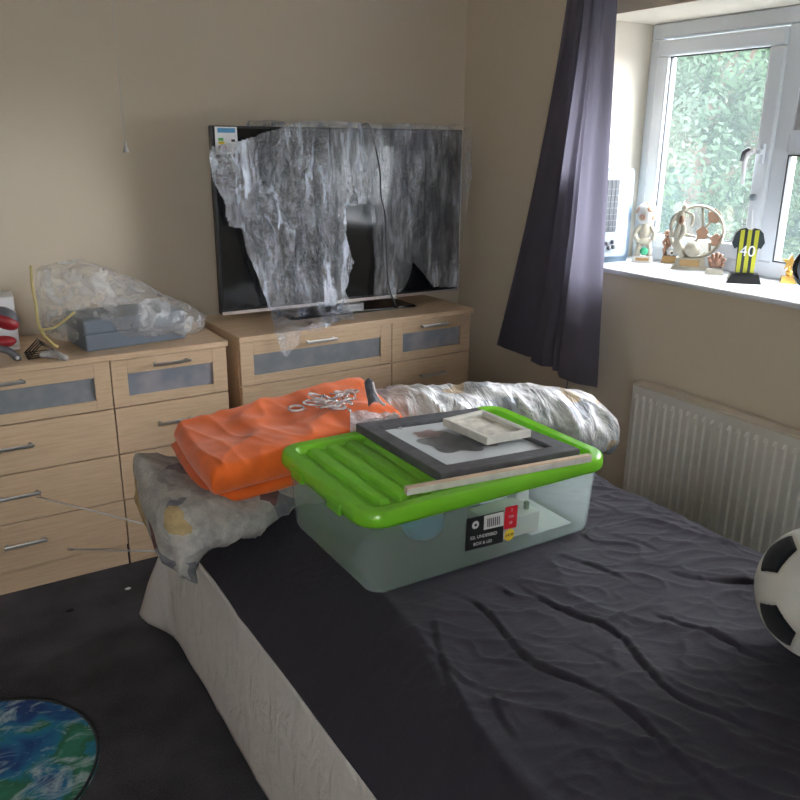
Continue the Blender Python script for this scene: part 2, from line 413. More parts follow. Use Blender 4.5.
def text_mesh(s, size, m, name, parent, M, extrude=.0002):
    cu = bpy.data.curves.new('t', 'FONT'); cu.body = s; cu.size = size; cu.extrude = extrude; cu.align_x = 'CENTER'; cu.align_y = 'CENTER'
    ob = bpy.data.objects.new('t', cu); C.objects.link(ob)
    bpy.context.view_layer.update()
    me = bpy.data.meshes.new_from_object(ob.evaluated_get(bpy.context.evaluated_depsgraph_get()))
    bpy.data.objects.remove(ob); bpy.data.curves.remove(cu)
    me.transform(M); me.materials.clear()
    return link(name, me, m, parent)
def copy_tree(o, parent=None):
    kids = list(o.children); c = o.copy(); C.objects.link(c)
    if parent: c.parent = parent
    for k in kids: copy_tree(k, c)
    return c

# ------------------------------------------------------------------ room shell
XW, YB, XL, YF, ZC = 2.34, 3.26, -1.7, -1.5, 2.36
struct('floor', (XL, YF, -.05), (XW, YB, 0), M_carpet)
struct('ceiling', (XL-.1, YF-.1, ZC), (XW+.42, YB+.1, ZC+.05), M_ceil)
struct('wall_back', (XL-.1, YB, -.05), (XW+.42, YB+.1, ZC), M_wall)
struct('wall_left', (XL-.1, YF, -.05), (XL, YB, ZC), M_wall)
bm = bmesh.new(); W2 = (-1.3, -.1, 1.15, 2.15)
bx(bm, (XL-.1, YF-.1, -.05), (XW+.42, YF, W2[2])); bx(bm, (XL-.1, YF-.1, W2[3]), (XW+.42, YF, ZC)); bx(bm, (XL-.1, YF-.1, W2[2]), (W2[0], YF, W2[3])); bx(bm, (W2[1], YF-.1, W2[2]), (XW+.42, YF, W2[3]))
props(from_bm('wall_front', bm, M_wall), kind='structure')
XF = 2.665; YW0, YW1, ZS, ZH = .62, 2.455, 1.02, 1.942
bm = bmesh.new(); XO = XW+.40
bx(bm, (XW, YF, -.05), (XO, YB, ZS)); bx(bm, (XW, YF, ZH), (XO, YB, ZC))
bx(bm, (XW, YF, ZS), (XO, YW0, ZH)); bx(bm, (XW, YW1, ZS), (XO, YB, ZH))
w = props(from_bm('wall_right', bm, [M_wall, M_reveal]), kind='structure')
for p in w.data.polygons:      # plaster reveals of the opening are painted cream
    c = p.center
    if XW+.01 < c.x < XO-.01 and ZS-.01 < c.z < ZH+.01 and YW0-.01 < c.y < YW1+.01 and (abs(p.normal.y) > .9 or abs(p.normal.z) > .9): p.material_index = 1
bm = bmesh.new(); bx(bm, (XW-.022, YW0-.03, ZS-.004), (XW, YW1+.03, 1.035), .006); bx(bm, (XW-.002, YW0+.002, ZS+.001), (XF+.02, YW1-.002, 1.0352))
props(from_bm('trim_1', bm, M_sill), kind='structure')

# window: outer frame, sashes, panes
win = thing('window_1', None, None, (XF, 1.5, 1.035)); win['kind'] = 'structure'
def frame_ring(bm, y0, y1, z0, z1, t, xa, xb, bev=.006, tb=None):
    tb = tb or t
    bx(bm, (xa, y0, z1-t), (xb, y1, z1), bev); bx(bm, (xa, y0, z0), (xb, y1, z0+tb), bev)
    bx(bm, (xa, y0, z0+tb), (xb, y0+t, z1-t), bev); bx(bm, (xa, y1-t, z0+tb), (xb, y1, z1-t), bev)
bm = bmesh.new()
frame_ring(bm, YW0+.002, YW1-.002, 1.036, 1.941, .056, XF, XF+.06)
bx(bm, (XF, 1.79, 1.092), (XF+.06, 1.850, 1.885), .006)
bx(bm, (XF, YW0+.058, 1.468), (XF+.06, 1.79, 1.536), .006)
from_bm('window_frame', bm, M_upvc, win, True)
def sash(y0, y1, z0, z1, t, name='opening_sash'):
    bm = bmesh.new(); frame_ring(bm, y0, y1, z0, z1, t, XF-.018, XF+.035, .009); s = from_bm(name, bm, M_upvc, win, True)
    bm = bmesh.new(); frame_ring(bm, y0+t-.004, y1-t+.004, z0+t-.004, z1-t+.004, .008, XF-.004, XF+.008, 0)
    from_bm('seal', bm, M_seal, s, True)
    box('pane', (XF+.004, y0+t-.002, z0+t-.002), (XF+.010, y1-t+.002, z1-t+.002), M_glass, s, 0, True)
    return s
s1 = sash(1.846, 2.402, 1.084, 1.878, .060)
# fixed light and top light
bm = bmesh.new(); frame_ring(bm, .672, 1.795, 1.083, 1.474, .014, XF-.004, XF+.012, 0); fs_ = from_bm('glazing_bead', bm, M_upvc, win, True)
bm = bmesh.new(); frame_ring(bm, .684, 1.783, 1.095, 1.464, .006, XF-.006, XF+.01, 0); from_bm('seal', bm, M_seal, fs_, True)
box('pane', (XF+.004, .686, 1.096), (XF+.010, 1.782, 1.462), M_glass, fs_, 0, True)
bm = bmesh.new(); frame_ring(bm, .672, 1.795, 1.530, 1.890, .014, XF-.004, XF+.012, 0); ft = from_bm('glazing_bead', bm, M_upvc, win, True)
box('pane', (XF+.004, .684, 1.540), (XF+.010, 1.783, 1.880), M_toplight, ft, 0, True)
w2 = thing('added_fill_window', None, None, (-.7, YF-.05, 1.15)); w2['kind'] = 'structure'   # unseen window added behind the camera to let in fill light
bm = bmesh.new(); bx(bm, (W2[0], YF-.09, W2[2]), (W2[1], YF-.03, W2[2]+.06)); bx(bm, (W2[0], YF-.09, W2[3]-.06), (W2[1], YF-.03, W2[3])); 
for x in (W2[0], -.73, W2[1]-.06): bx(bm, (x, YF-.09, W2[2]+.06), (x+.06, YF-.03, W2[3]-.06))
from_bm('window_frame', bm, M_upvc, w2, True)
for a_, b_ in ((W2[0]+.06, -.73), (-.67, W2[1]-.06)): box('pane', (a_, YF-.065, W2[2]+.06), (b_, YF-.06, W2[3]-.06), M_glass, w2, 0, True)
# handle of the opening sash
hb = bmesh.new(); bx(hb, (XF-.032, 1.862, 1.43), (XF-.018, 1.884, 1.50), .004); bx(hb, (XF-.050, 1.863, 1.462), (XF-.026, 1.883, 1.482), .005)
h = from_bm('handle', hb, M_upvc, win, True)
tube('grip', [(XF-.050, 1.888, 1.472), (XF-.056, 1.905, 1.468), (XF-.058, 1.914, 1.44), (XF-.056, 1.912, 1.36)], [.008, .010, .010, .007], M_white, h, True)
tube('grip_cap', [(XF-.055, 1.900, 1.482), (XF-.062, 1.916, 1.468), (XF-.064, 1.920, 1.440)], [.008, .011, .008], M_dgrey, h, True)
lb = lathe_geo([(.001, 0), (.012, 0), (.012, .012), (.001, .012)], (0, 0, 0), 16)
me_m = Matrix.Translation((XF-.030, 1.885, 1.315)) @ Matrix.Rotation(PI/2, 4, 'Y')
o = from_py('catch', [me_m @ v for v in lb[0]], lb[1], M_heater, win, True)

# ------------------------------------------------------------------ outside
props(box('ground', (3, -30, -2.6), (40, 40, -2.5), M_ground), kind='structure')
def tree(loc, h, w, mi, n, label, seed):
    rnd = random.Random(seed); t = thing('leafy_tree', label, 'tree', loc, 0)
    vs, fs = tube_geo(catmull([(0, 0, 0), (.1, .05, h*.3), (-.05, .1, h*.6), (.05, 0, h*.85)], 4), [.16-.012*i for i in range(13)], 10)
    for k in range(9):
        a = k*2.4; z = h*(.3+.055*k); q = V((math.cos(a)*w*.6, math.sin(a)*w*.6, z+h*.12)); tube_geo([V((0, .03, z)), q*.5+V((0, 0, z*.5)), q], [.06, .04, .02], 6, False, vs, fs)
    from_py('trunk', vs, fs, M_bark, t)
    clumps = []
    for k in range(70):
        d = V((rnd.gauss(0, 1), rnd.gauss(0, 1), rnd.gauss(0, 1))).normalized()
        clumps.append((V((d.x*w*.85, d.y*w*.85, h*.58+d.z*h*.40))*1.0, rnd.uniform(.25, .5)))
    vs = []; fs = []
    for k in range(n):
        c, r = clumps[rnd.randrange(70)]
        d = V((rnd.gauss(0, 1), rnd.gauss(0, 1), rnd.gauss(0, 1))).normalized()
        p = c+d*r*rnd.uniform(.75, 1.05); L = rnd.uniform(.022, .05)
        a = (d.cross(V((rnd.gauss(0, 1), rnd.gauss(0, 1), rnd.gauss(0, 1)))).normalized()); nrm = (d+V((rnd.gauss(0, .5), rnd.gauss(0, .5), rnd.gauss(0, .5)))).normalized(); bb = nrm.cross(a).normalized()
        i = len(vs); vs += [p-a*L, p-bb*L*.42, p+a*L, p+bb*L*.42]; fs.append((i, i+1, i+2, i+3))
    from_py('foliage', vs, fs, M_leaf[mi], t, smooth=False)
T = [((7.2, 5.7, -2.5), 6.0, 1.15, 0, 'pale green leafy tree seen through the opening window sash'),
     ((10.4, 7.4, -2.5), 6.9, 1.25, 1, 'taller bluish green tree behind the nearer tree outside the window'),
     ((7.2, 2.7, -2.5), 5.6, 1.15, 2, 'yellow green tree seen through the fixed right-hand pane'),
     ((7.4, 8.7, -2.5), 5.9, 1.15, 1, 'green tree outside showing at the left side of the opening pane'),
     ((10.6, 4.2, -2.5), 6.6, 1.3, 0, 'distant green tree filling the gap between the two nearer trees')]
for i, (l, h, w_, mi, lab) in enumerate(T): tree(l, h, w_, mi, 55000, lab, i+3)

hg = thing('hedge', 'tall green hedge far outside closing the view behind the trees', 'hedge', (14.5, 9, -2.5))
vs = []
for i in range(81):
    for j in range(41):
        y = -11+22*i/80; z = 7.2*j/40; vs.append(V((-.9*math.sin(min(1, z/7.2)*PI/2+.6)+.5*nz((y*1.2, z*1.2, 0))+.25*nz((y*4, z*4, 1)), y, z+.3*nz((y, z, 3)))))
    vs_top = None
from_py('foliage', vs, grid_faces(81, 41), M_leaf[0], hg).modifiers.new('s', 'SOLIDIFY').thickness = .8

# ------------------------------------------------------------------ chests of drawers
def make_chest(label, loc, rotz):
    W, XD, D, Ht = 1.086, .673, .43, .80
    rows = [(.605, .776), (.434, .605), (.258, .434), (.085, .258)]
    t = thing('chest_of_drawers', label, 'chest of drawers', loc, rotz, 'pale beech drawer chests')
    # local: front plane y=0, x 0..W
    bm = bmesh.new()
    bx(bm, (.0, .02, .0), (.018, D, .779)); bx(bm, (W-.018, .02, .0), (W, D, .779)); bx(bm, (.018, D-.01, .05), (W-.018, D, .779))
    bx(bm, (.018, .03, .07), (W-.018, D-.01, .088)); bx(bm, (XD-.008, .03, .088), (XD+.008, D-.01, .779)); bx(bm, (.018, .024, .76), (W-.018, D-.01, .779))
    from_bm('carcass', bm, M_wood, t)
    box('top_panel', (-.004, -.012, .779), (W+.004, D, .80), M_wood, t, .003)
    box('plinth', (.0, .012, 0), (XD-.004, .028, .083), M_wood, t)
    box('plinth', (XD+.004, .012, 0), (W, .028, .083), M_wood, t)
    def handle(parent, xc, z, hw):
        bm = bmesh.new(); bx(bm, (xc-hw, -.028, z-.006), (xc+hw, -.020, z+.006), .003)
        for s in (-1, 1): bx(bm, (xc+s*(hw-.012)-.005, -.022, z-.004), (xc+s*(hw-.012)+.005, .002, z+.004), .001)
        from_bm('handle', bm, M_metal, parent)
    for ci, (x0, x1) in enumerate(((.002, XD-.002), (XD+.002, W-.002))):
        hw = .068; xc = (x0+x1)/2
        for ri, (z0, z1) in enumerate(rows):
            if ri == 0:
                bm = bmesh.new(); st = .053; za, zb = z0+.038, z1-.052
                bx(bm, (x0, 0, z0+.003), (x0+st, .018, z1), .0015); bx(bm, (x1-st, 0, z0+.003), (x1, .018, z1), .0015)
                bx(bm, (x0+st, .0, z0+.003), (x1-st, .018, za), .0015); bx(bm, (x0+st, .0, zb), (x1-st, .018, z1), .0015)
                d = from_bm('drawer', bm, M_wood, t)
                box('frosted_pane', (x0+st-.002, .008, za-.002), (x1-st+.002, .013, zb+.002), M_frost if ci == 0 else M_frost2, d)
                handle(d, xc, z1-.026, hw)
            else:
                d = box('drawer', (x0, 0, z0+.003), (x1, .018, z1-.001), M_wood, t, .0015); handle(d, xc, z1-.074, hw)
    return t
chA = make_chest('beech chest of drawers on the left, under the grey carton in its clear bag', (-.131, 2.769, 0), 0)
chB = copy_tree(chA); chB.location = (1.013, 2.792, 0); chB.rotation_euler = (0, 0, math.radians(1.64))
chB['label'] = 'beech chest of drawers in the corner, carrying the wrapped television'

# ------------------------------------------------------------------ television
TY = 2.985
tv = thing('television', 'large black flat television on a drawer chest, draped in bubble wrap', 'television', (1.585, 3.03, .801))
bm = bmesh.new(); frame_ring(bm, 0, 1, 0, 1, .1, 0, 1) if 0 else None
bx(bm, (1.02, TY, .846), (2.140, TY+.035, 1.545), .004); bx(bm, (1.2, TY+.03, .9), (1.95, TY+.07, 1.4), .02)
from_bm('casing', bm, M_black, tv, True)
box('screen', (1.030, TY-.0015, .868), (2.130, TY+.002, 1.536), M_screen, tv, 0, True)
box('lower_trim', (1.022, TY-.004, .846), (2.138, TY+.001, .858), M_silver, tv, .001, True)
vs, fs = prism_geo([(1.30, .8015), (1.90, .8015), (1.885, .812), (1.315, .812)], 2.955, 3.165)
from_py('stand_base', vs, fs, M_gblack, tv, True, False)
box('stand_neck', (1.50, 3.02, .81), (1.67, 3.05, .90), M_gblack, tv, .004, True)
# energy label
lab = box('energy_label', (1.033, TY-.0028, 1.447), (1.118, TY-.0016, 1.541), M_paper, tv, 0, True)
box('label_header', (1.043, TY-.0034, 1.520), (1.110, TY-.0027, 1.536), M_eblue, lab, 0, True)
for k, (m_, x1) in enumerate(((M_egreen, 1.064), (M_labelyel, 1.068), (M_labelred, 1.073))):
    box('rating_bar', (1.045, TY-.0034, 1.492-.013*k), (x1, TY-.0027, 1.502-.013*k), m_, lab, 0, True)
box('rating_arrow', (1.094, TY-.0034, 1.488), (1.108, TY-.0027, 1.497), M_ink, lab, 0, True)
P = [(369, 121), (370, 127), (376, 150), (380, 172), (381, 195), (385, 215), (386, 240), (387, 265), (389, 288)]
pth = [oy(x, y, TY-.036) for x, y in P]; pth = [V((pth[0].x, TY+.02, 1.555)), V((pth[0].x, TY-.01, 1.562))]+pth[1:]+[V((1.78, 2.93, .815)), V((1.80, 2.99, .814))]
props(tube('power_cable', catmull(pth, 5), .0028, M_cable), 'thin black power cable hanging down the front of the wrapped television', 'cable')

def smooth(t): t = min(1, max(0, t)); return t*t*(3-2*t)
def inpoly(x, y, P):
    c = False; n = len(P); j = n-1
    for i in range(n):
        if (P[i][1] > y) != (P[j][1] > y) and x < (P[j][0]-P[i][0])*(y-P[i][1])/(P[j][1]-P[i][1])+P[i][0]: c = not c
        j = i
    return c
def film(name, px, depthfn, m, label, cat, step=.005, Y=TY-.02, over=None):
    """a sheet of film hanging in front of the screen; its outline is given on the plane Y in x-z"""
    poly = [(oy(x, y, Y).x, oy(x, y, Y).z) for x, y in px]
    x0 = min(p[0] for p in poly); x1 = max(p[0] for p in poly); z0 = min(p[1] for p in poly); z1 = max(p[1] for p in poly)
    nx = int((x1-x0)/step)+2; nzv = int((z1-z0)/step)+2; ids = {}; vs = []; fs = []
    def vid(i, k):
        if (i, k) not in ids:
            x = x0+i*step; z = z0+k*step; ids[(i, k)] = len(vs); p = V((x, Y-depthfn(x, z), z))
            if z < .852:     # below the set the film lies on the chest top and hangs over its front edge
                d = p-CAM; q = CAM+d*((.806+depthfn(x, z)*.8-1.5)/d.z)
                if q.y < 2.768: q = CAM+d*((2.752-depthfn(x, z)*.3)/d.y)
                p = p.lerp(q, smooth((.852-z)/.03))
            vs.append(p)
        return ids[(i, k)]
    for i in range(nx):
        for k in range(nzv):
            xc = x0+(i+.5)*step+.006*nz((i*.1, k*.1, 0)); zc = z0+(k+.5)*step+.006*nz((i*.1, k*.1, 5))
            if inpoly(xc, zc, poly): fs.append((vid(i, k), vid(i+1, k), vid(i+1, k+1), vid(i, k+1)))
    if over:   # flap folded over the top edge of the set
        for xa, xb in over:
            n = int((xb-xa)/step); b = len(vs); prof = []
            for q in range(11):
                a = PI*q/10; prof.append((TY+.018-math.cos(a)*.04, 1.552+math.sin(a)*.008))
            prof += [(TY+.075, 1.53-.02*j) for j in range(5)]
            for i in range(n+1):
                x = xa+(xb-xa)*i/n
                for y, z in prof: vs.append(V((x, y+.004*nz((x*12, y*20, z*9), 1, 2), z+.008*nz((x*14, y*20, 0), 1, 3)+.004)))
            fs += [tuple(b+q for q in f) for f in grid_faces(n+1, len(prof))]
    o = props(from_py(name, vs, fs, m), label, cat); return centre(o)
def d1(x, z):
    f = fold((x*9, z*1.6, 0), 1, 1)**2*.016+abs(nz((x*14+z*6, z*7, 0), 1, 3))*.022+nz((x*45, z*38, 0), 1, 5)*.004
    return max(.001, .004+f+.012*abs(nz((x*22, z*4, 0), 1, 9)))
def d2(x, z):
    return max(.001, .002+fold((x*11, z*1.0, 0), 1, 8)**2*.018+.010*abs(nz((x*24, z*5, 0), 1, 4))+nz((x*30, z*22, 0), 1, 5)*.004)
film('bubble_wrap', [(208, 158), (212, 146), (240, 140), (262, 133), (300, 121.5), (330, 120.5), (368, 124), (374, 140), (376, 205), (360, 203), (343, 207), (345, 240), (352, 262), (343, 290), (352, 318), (330, 322), (318, 330), (300, 330), (294, 346), (286, 357), (279, 350), (272, 320), (258, 285), (246, 250), (240, 228), (228, 226), (222, 200), (212, 180)],
     d1, M_bubble, 'crumpled bubble wrap over the left half of the television, tip hanging over a drawer', 'bubble wrap', over=[(1.18, 1.62)])
film('bubble_wrap', [(366, 125), (400, 124), (440, 126), (471, 128), (472, 145), (469, 190), (462, 240), (457, 288), (432, 286), (412, 262), (405, 286), (392, 300), (372, 298), (374, 260), (368, 200)],
     d2, M_bubble2, 'clearer piece of bubble wrap over the right half of the television, reaching past its edge', 'bubble wrap', Y=TY-.012, over=[(1.66, 2.14)])

# ------------------------------------------------------------------ things on the left chest
ZT = .80
cart = thing('carton', 'flat slate grey carton inside the clear plastic bag', 'box', (.66, 2.95, ZT+.001), math.radians(7))
vs, fs = frustum_geo(.34, .20, .30, .18, .0, .012); 
box('lower_tray', (-.19, -.10, .0), (.17, .11, .058), M_slate, cart, .006)
box('lid', (-.193, -.103, .056), (.173, .113, .108), M_slate, cart, .008)
def bagd(p, u, t):
    return .026*nz(p, 6, 2)+.012*nz(p, 13, 4)+.010*fold(p, 11, 7)**3-.008
bag = loft('plastic_bag', [
    (oy(205, 318, 2.99), V((0, .01, 0)), V((0, 0, .008))),
    (V((.885, 2.96, .848)), V((0, .10, 0)), V((0, 0, .046))),
    (V((.78, 2.955, .880)), V((0, .145, 0)), V((0, 0, .076))),
    (V((.66, 2.965, .915)), V((0, .155, 0)), V((0, 0, .112))),
    (V((.55, 2.98, .945)), V((0, .150, 0)), V((0, 0, .142))),
    (V((.46, 3.00, .950)), V((0, .130, 0)), V((0, 0, .142))),
    (V((.40, 3.0, .945)), V((0, .09, 0)), V((0, 0, .125))),
    (V((.375, 3.0, .94)), V((0, .04, 0)), V((0, 0, .08))),
    (V((.37, 3.0, .94)), V((0, .01, 0)), V((0, 0, .02)))], M_bag, disp=bagd, seg=120, n=14, pw=2.3)
for v in bag.data.vertices: v.co.z = max(v.co.z, ZT+.0015+.0)
centre(props(bag, 'crumpled clear plastic bag puffed up over the grey carton on the left chest', 'bag'))
P = [(31, 266, 3.0), (32, 285, 2.97), (36, 305, 2.95), (38, 322, 2.92), (43, 334, 2.87), (52, 343, 2.84), (58, 347, 2.83)]
pp = [oy(x, y, Y) for x, y, Y in P]
for q in pp: q.z = max(q.z, ZT+.006)
pp2 = [oy(40, 330, 2.88), oy(55, 327, 2.86), oy(75, 312, 2.84)]
for q in pp2: q.z = max(q.z, ZT+.02)
tube('drawstring', catmull(pp, 5), [.0045]*31, M_yelstring, None); ds = bpy.data.objects['drawstring']
ds.parent = bag; ds.data.transform(Matrix.Translation(-bag.location))
tube('drawstring', catmull(pp2, 5), .004, M_yelstring, None); ds = [o for o in bpy.data.objects if o.name.startswith('drawstring') and not o.parent][0]
ds.parent = bag; ds.data.transform(Matrix.Translation(-bag.location))
# white box behind the headset
wb = thing('carton', 'white glossy carton standing at the left end of the left chest', 'box', (.175, 3.05, ZT+.001), math.radians(-4))
box('body', (-.15, -.06, 0), (.125, .06, .185), M_white, wb, .004)
box('flap_seam', (-.15, -.0608, .012), (.125, -.0598, .018), M_creampic, wb)
# headset
hs = thing('headset', 'black and red headset lying in front of the white carton', 'headset', (.235, 2.87, ZT+.001))
c1 = oy(4, 318, 2.90); 
vs, fs = ball_geo((0, 0, 0), (.050, .024, .036)); R_ = Matrix.Rotation(.55, 4, 'Y')
from_py('ear_cup', [R_ @ v+c1 for v in vs], fs, M_dgrey, hs, True)
vs, fs = ball_geo((.006, -.006, -.008), (.046, .025, .026)); from_py('ear_cup_ring', [R_ @ v+c1 for v in vs], fs, M_red, hs, True)
c2 = oy(2, 342, 2.87); vs, fs = ball_geo((0, 0, 0), (.045, .025, .02)); from_py('ear_cup', [v+c2 for v in vs], fs, M_red, hs, True)
pb = [oy(-25, 356, 2.85), oy(-8, 349, 2.84), oy(6, 350, 2.83), oy(14, 355, 2.83), oy(19, 360, 2.84)]
tube('headband', catmull(pb, 5), [.012]*16+[.013, .013, .012, .011, .010], M_dgrey, hs, True)
vs, fs = ball_geo(oy(17.5, 358, 2.818), .006, seg=8, rings=6); from_py('band_highlight', vs, fs, M_white, hs, True)  # white bead stands in for the highlight at the end of the headband
# wire rack
wr = thing('wire_stand', 'small black wire stand beside the yellow drawstring of the bag', 'stand', (.36, 2.88, ZT))
vs, fs = [], []
for k in range(4):
    y = 2.83+.03*k; tube_geo([(.30, y, ZT+.003), (.395, y, ZT+.003), (.345, y, ZT+.045), (.30, y, ZT+.003)], .0022, 6, False, vs, fs)
tube_geo([(.345, 2.82, ZT+.045), (.345, 2.93, ZT+.045)], .0022, 6, False, vs, fs); tube_geo([(.30, 2.82, ZT+.003), (.30, 2.93, ZT+.003)], .0022, 6, False, vs, fs)
from_py('wire', vs, fs, M_black, wr, True)
pc = loft('crumpled_film', [(oz(42, 355, ZT+.012), V((.004, 0, 0)), V((0, 0, .004))), (oz(52, 354, ZT+.014), V((0, .02, 0)), V((0, 0, .012))), (oz(62, 357, ZT+.012), V((0, .018, 0)), V((0, 0, .010))), (oz(68, 358, ZT+.01), V((0, .004, 0)), V((0, 0, .003)))], M_clearfilm, disp=lambda p, u, t: .005*fold(p, 40, 1), seg=24, n=6)
for v in pc.data.vertices: v.co.z = max(v.co.z, ZT+.001)
centre(props(pc, 'scrap of clear film lying below the yellow drawstring', 'plastic film'))

# light pull
lp = thing('light_pull', 'white pull cord with a small cone hanging before the back wall', 'light pull', (.692, 2.9, 1.452))
tube('cord', [(0, 0, .03), (0, 0, .45), (0, 0, ZC-1.452)], .0012, M_cord, lp, seg=6)
vs, fs = lathe_geo([(.0095, 0), (.010, .004), (.006, .018), (.003, .032), (.002, .036)], seg=14); from_py('cone', vs, fs, M_iv2, lp)

# ------------------------------------------------------------------ bed
ZB = .56; BX0, BX1, BY0, BY1 = .535, 1.70, -.35, 2.11
bed = thing('bed', 'double bed with a dark base standing along the middle of the room', 'bed', (1.1, .8, 0))
box('divan_base', (BX0+.06, BY0+.05, .05), (BX1-.06, BY1-.06, .32), M_base, bed, .01, True)
box('mattress', (BX0+.05, BY0+.03, .325), (BX1-.04, BY1-.03, .475), M_mat, bed, .03, True)
for sx in (BX0+.12, BX1-.12):
    for sy in (BY0+.12, .8, BY1-.14):
        vs, fs = lathe_geo([(.02, 0), (.026, .01), (.026, .05), (.018, .052)], (sx, sy, .0), 14); from_py('foot', vs, fs, M_black, bed, True)
# creases of the sheet, as lines on the bed
CR = [([(422, 586), (459, 595), (490, 616), (511, 645), (537, 669), (590, 692), (632, 718), (663, 750), (716, 797), (740, 815)], 1.25),
      ([(495, 562), (522, 587), (553, 606), (590, 621), (616, 634), (642, 666), (666, 692), (705, 713), (774, 739), (830, 760)], 1.1),
      ([(548, 552), (575, 560), (606, 571), (640, 590)], .6), ([(642, 608), (674, 624), (716, 637), (753, 656), (790, 665)], 1.2),
      ([(660, 568), (684, 577), (721, 582), (763, 587), (800, 600)], 1.0), ([(616, 634), (632, 625), (648, 621)], .5),
      ([(428, 600), (432, 629), (448, 687), (474, 734), (511, 787), (540, 830)], .9), ([(485, 684), (495, 713), (519, 750)], .8), ([(485, 684), (514, 671)], .6),
      ([(600, 534), (620, 537), (641, 544), (665, 556)], .6), ([(598, 504), (622, 517)], .5), ([(650, 514), (700, 530), (745, 560)], .35), ([(640, 500), (680, 520)], .3),
      ([(530, 575), (560, 585), (600, 600)], .3), ([(700, 660), (740, 690), (770, 700)], .4), ([(560, 640), (600, 660), (630, 680)], .35), ([(560, 720), (590, 760), (600, 790)], .35),
      ([(400, 620), (440, 665), (470, 690)], .5), ([(720, 656), (740, 650), (760, 652)], .5)]
CW = []
for pts, a in CR:
    q = catmull([oz(x, y, ZB) for x, y in pts], 4); CW.append((q, a))
def seg_dist(x, y, q):
    best = (9, 0, 0)
    for i in range(len(q)-1):
        ax, ay = q[i].x, q[i].y; dx, dy = q[i+1].x-ax, q[i+1].y-ay; L = dx*dx+dy*dy+1e-12
        t = ((x-ax)*dx+(y-ay)*dy)/L; tc = min(1, max(0, t)); ex, ey = x-ax-dx*tc, y-ay-dy*tc; d = math.hypot(ex, ey)
        if d < best[0]:
            s = 1 if dx*(y-ay)-dy*(x-ax) > 0 else -1; best = (d, s, (i+tc)/(len(q)-1))
    return best
BB = [(min(p.x for p in q)-.09, max(p.x for p in q)+.09, min(p.y for p in q)-.09, max(p.y for p in q)+.09) for q, a in CW]
def bedz(x, y):
    xe = .68+.09*smooth((y-.7)/.7)          # where the top begins to roll off to the left side
    z = ZB
    z += .005*math.exp(-((x-xe-.012+.01*nz((y*6, 0, 0), 1, 2))/.016)**2)
    if x < xe: z -= .105*((xe-x)/(xe-.535))**1.12
    if x > 1.60: z -= .03*((x-1.60)/.1)**2
    z += .009*nz((x*4, y*4, 0), 1, 1)
    damp = smooth((x-.55)/.25)
    near = smooth((1.35-y)/.2) if x < 1.35 else smooth((1.75-y)/.1)
    w = .0060*fold((x*5+y*3.2, y*2.0-x*1.5, 0), 1, 4)**5+.0045*fold((x*4+y*11, y*3-x*6, 0), 1, 6)**6+.003*fold((x*10+y*17, y*6-x*9, 0), 1, 7)**5
    z += w*damp*near
    for (q, a), b in zip(CW, BB):
        if b[0] < x < b[1] and b[2] < y < b[3]:
            d, s, u = seg_dist(x, y, q); e = smooth(min(u, 1-u)*3.5)*a*(.75+.5*nz((x*9, y*9, 0), 1, 3))
            if d < .09:
                d += .003*nz((x*22, y*22, 0), 1, 8); z += e*(-.0032*math.exp(-(d/.005)**2)+(.0046 if s > 0 else .0)*math.exp(-((d-.010)/.008)**2)+(.0045 if s > 0 else .0015)*math.exp(-((d-.03)/.03)**2))
    return z
sx_, sy_ = .0052, .0058
NX = int((BX1-BX0)/sx_)+1; NY = int((BY1-BY0)/sy_)+1
vs = []; cols = []
for j in range(NY):
    y = BY0+(BY1-BY0)*j/(NY-1)
    edge = 5
    row = []
    zl = bedz(BX0+.0, y); wob = 0
    for k in range(edge): row.append(V((BX0+.006-.006*k/edge, y, zl-.004-(edge-k)*.004)))
    for i in range(NX): x = BX0+(BX1-BX0)*i/(NX-1); row.append(V((x, y, bedz(x, y))))
    zr = bedz(BX1, y)
    for k in range(6): row.append(V((BX1+.006, y, zr-.02-k*.03)))
    vs += row; NR = len(row)
fs = grid_faces(NY, NR)
sheet = from_py('fitted_sheet', vs, [f[::-1] for f in fs], M_black_sheet)
centre(props(sheet, 'creased charcoal black sheet stretched over the top of the bed', 'sheet'))
# white valance: hanging strip along the left side and round the foot
top = []; bot = []
n1 = 170
for i in range(n1+1):
    y = BY0+(BY1-.01-BY0)*i/n1
    top.append(V((BX0-.003, y, bedz(BX0, y)+.0015)))
    bot.append(V((.530-.008*nz((y*3, 3, 0)), y+.03*smooth((y-1.5)/.6), .045+.006*nz((y*4, 0, 0), 1, 3))))
cor = [V((.536, 2.16, .030)), V((.532, 2.20, .028)), V((.522, 2.24, .025)), V((.505, 2.275, .025)), V((.486, 2.31, .027)), V((.476, 2.345, .030)), V((.475, 2.375, .030)), V((.50, 2.37, .030))]
for k, q in enumerate(cor): t = k/7; top.append(V((BX0-.003+.014*t, BY1-.01+.016*t, .455+.01*t))); bot.append(q)
for i in range(1, 50):
    x = .51+(BX1-.51)*i/49; top.append(V((x+.036*(1-i/49), BY1+.012, .468))); t = max(0, 1-i/16); bot.append(V((x, BY1+.02+.25*t*t+.012*nz((x*8, 0, 0), 1, 3), .03)))
vs = []; NV = 22
for i in range(len(top)):
    for j in range(NV):
        t = j/(NV-1); p = top[i].lerp(bot[i], t)
        n_ = V((-1, 0, 0)) if i <= n1 else V((-.5, .8, 0))
        p = p+n_*(.008*math.sin(t*PI)+.005*t*nz((i*.10, t*1.1, 0), 1, 4)+.004*fold((i*.05+t*1.2, t*2-i*.03, 0), 1, 5)**3)
        vs.append(p)
val = from_py('valance_sheet', vs, grid_faces(len(top), NV), M_white_sheet)
md = val.modifiers.new('th', 'SOLIDIFY'); md.thickness = .002
centre(props(val, 'white sheet hanging down the left side and foot of the bed', 'sheet'))

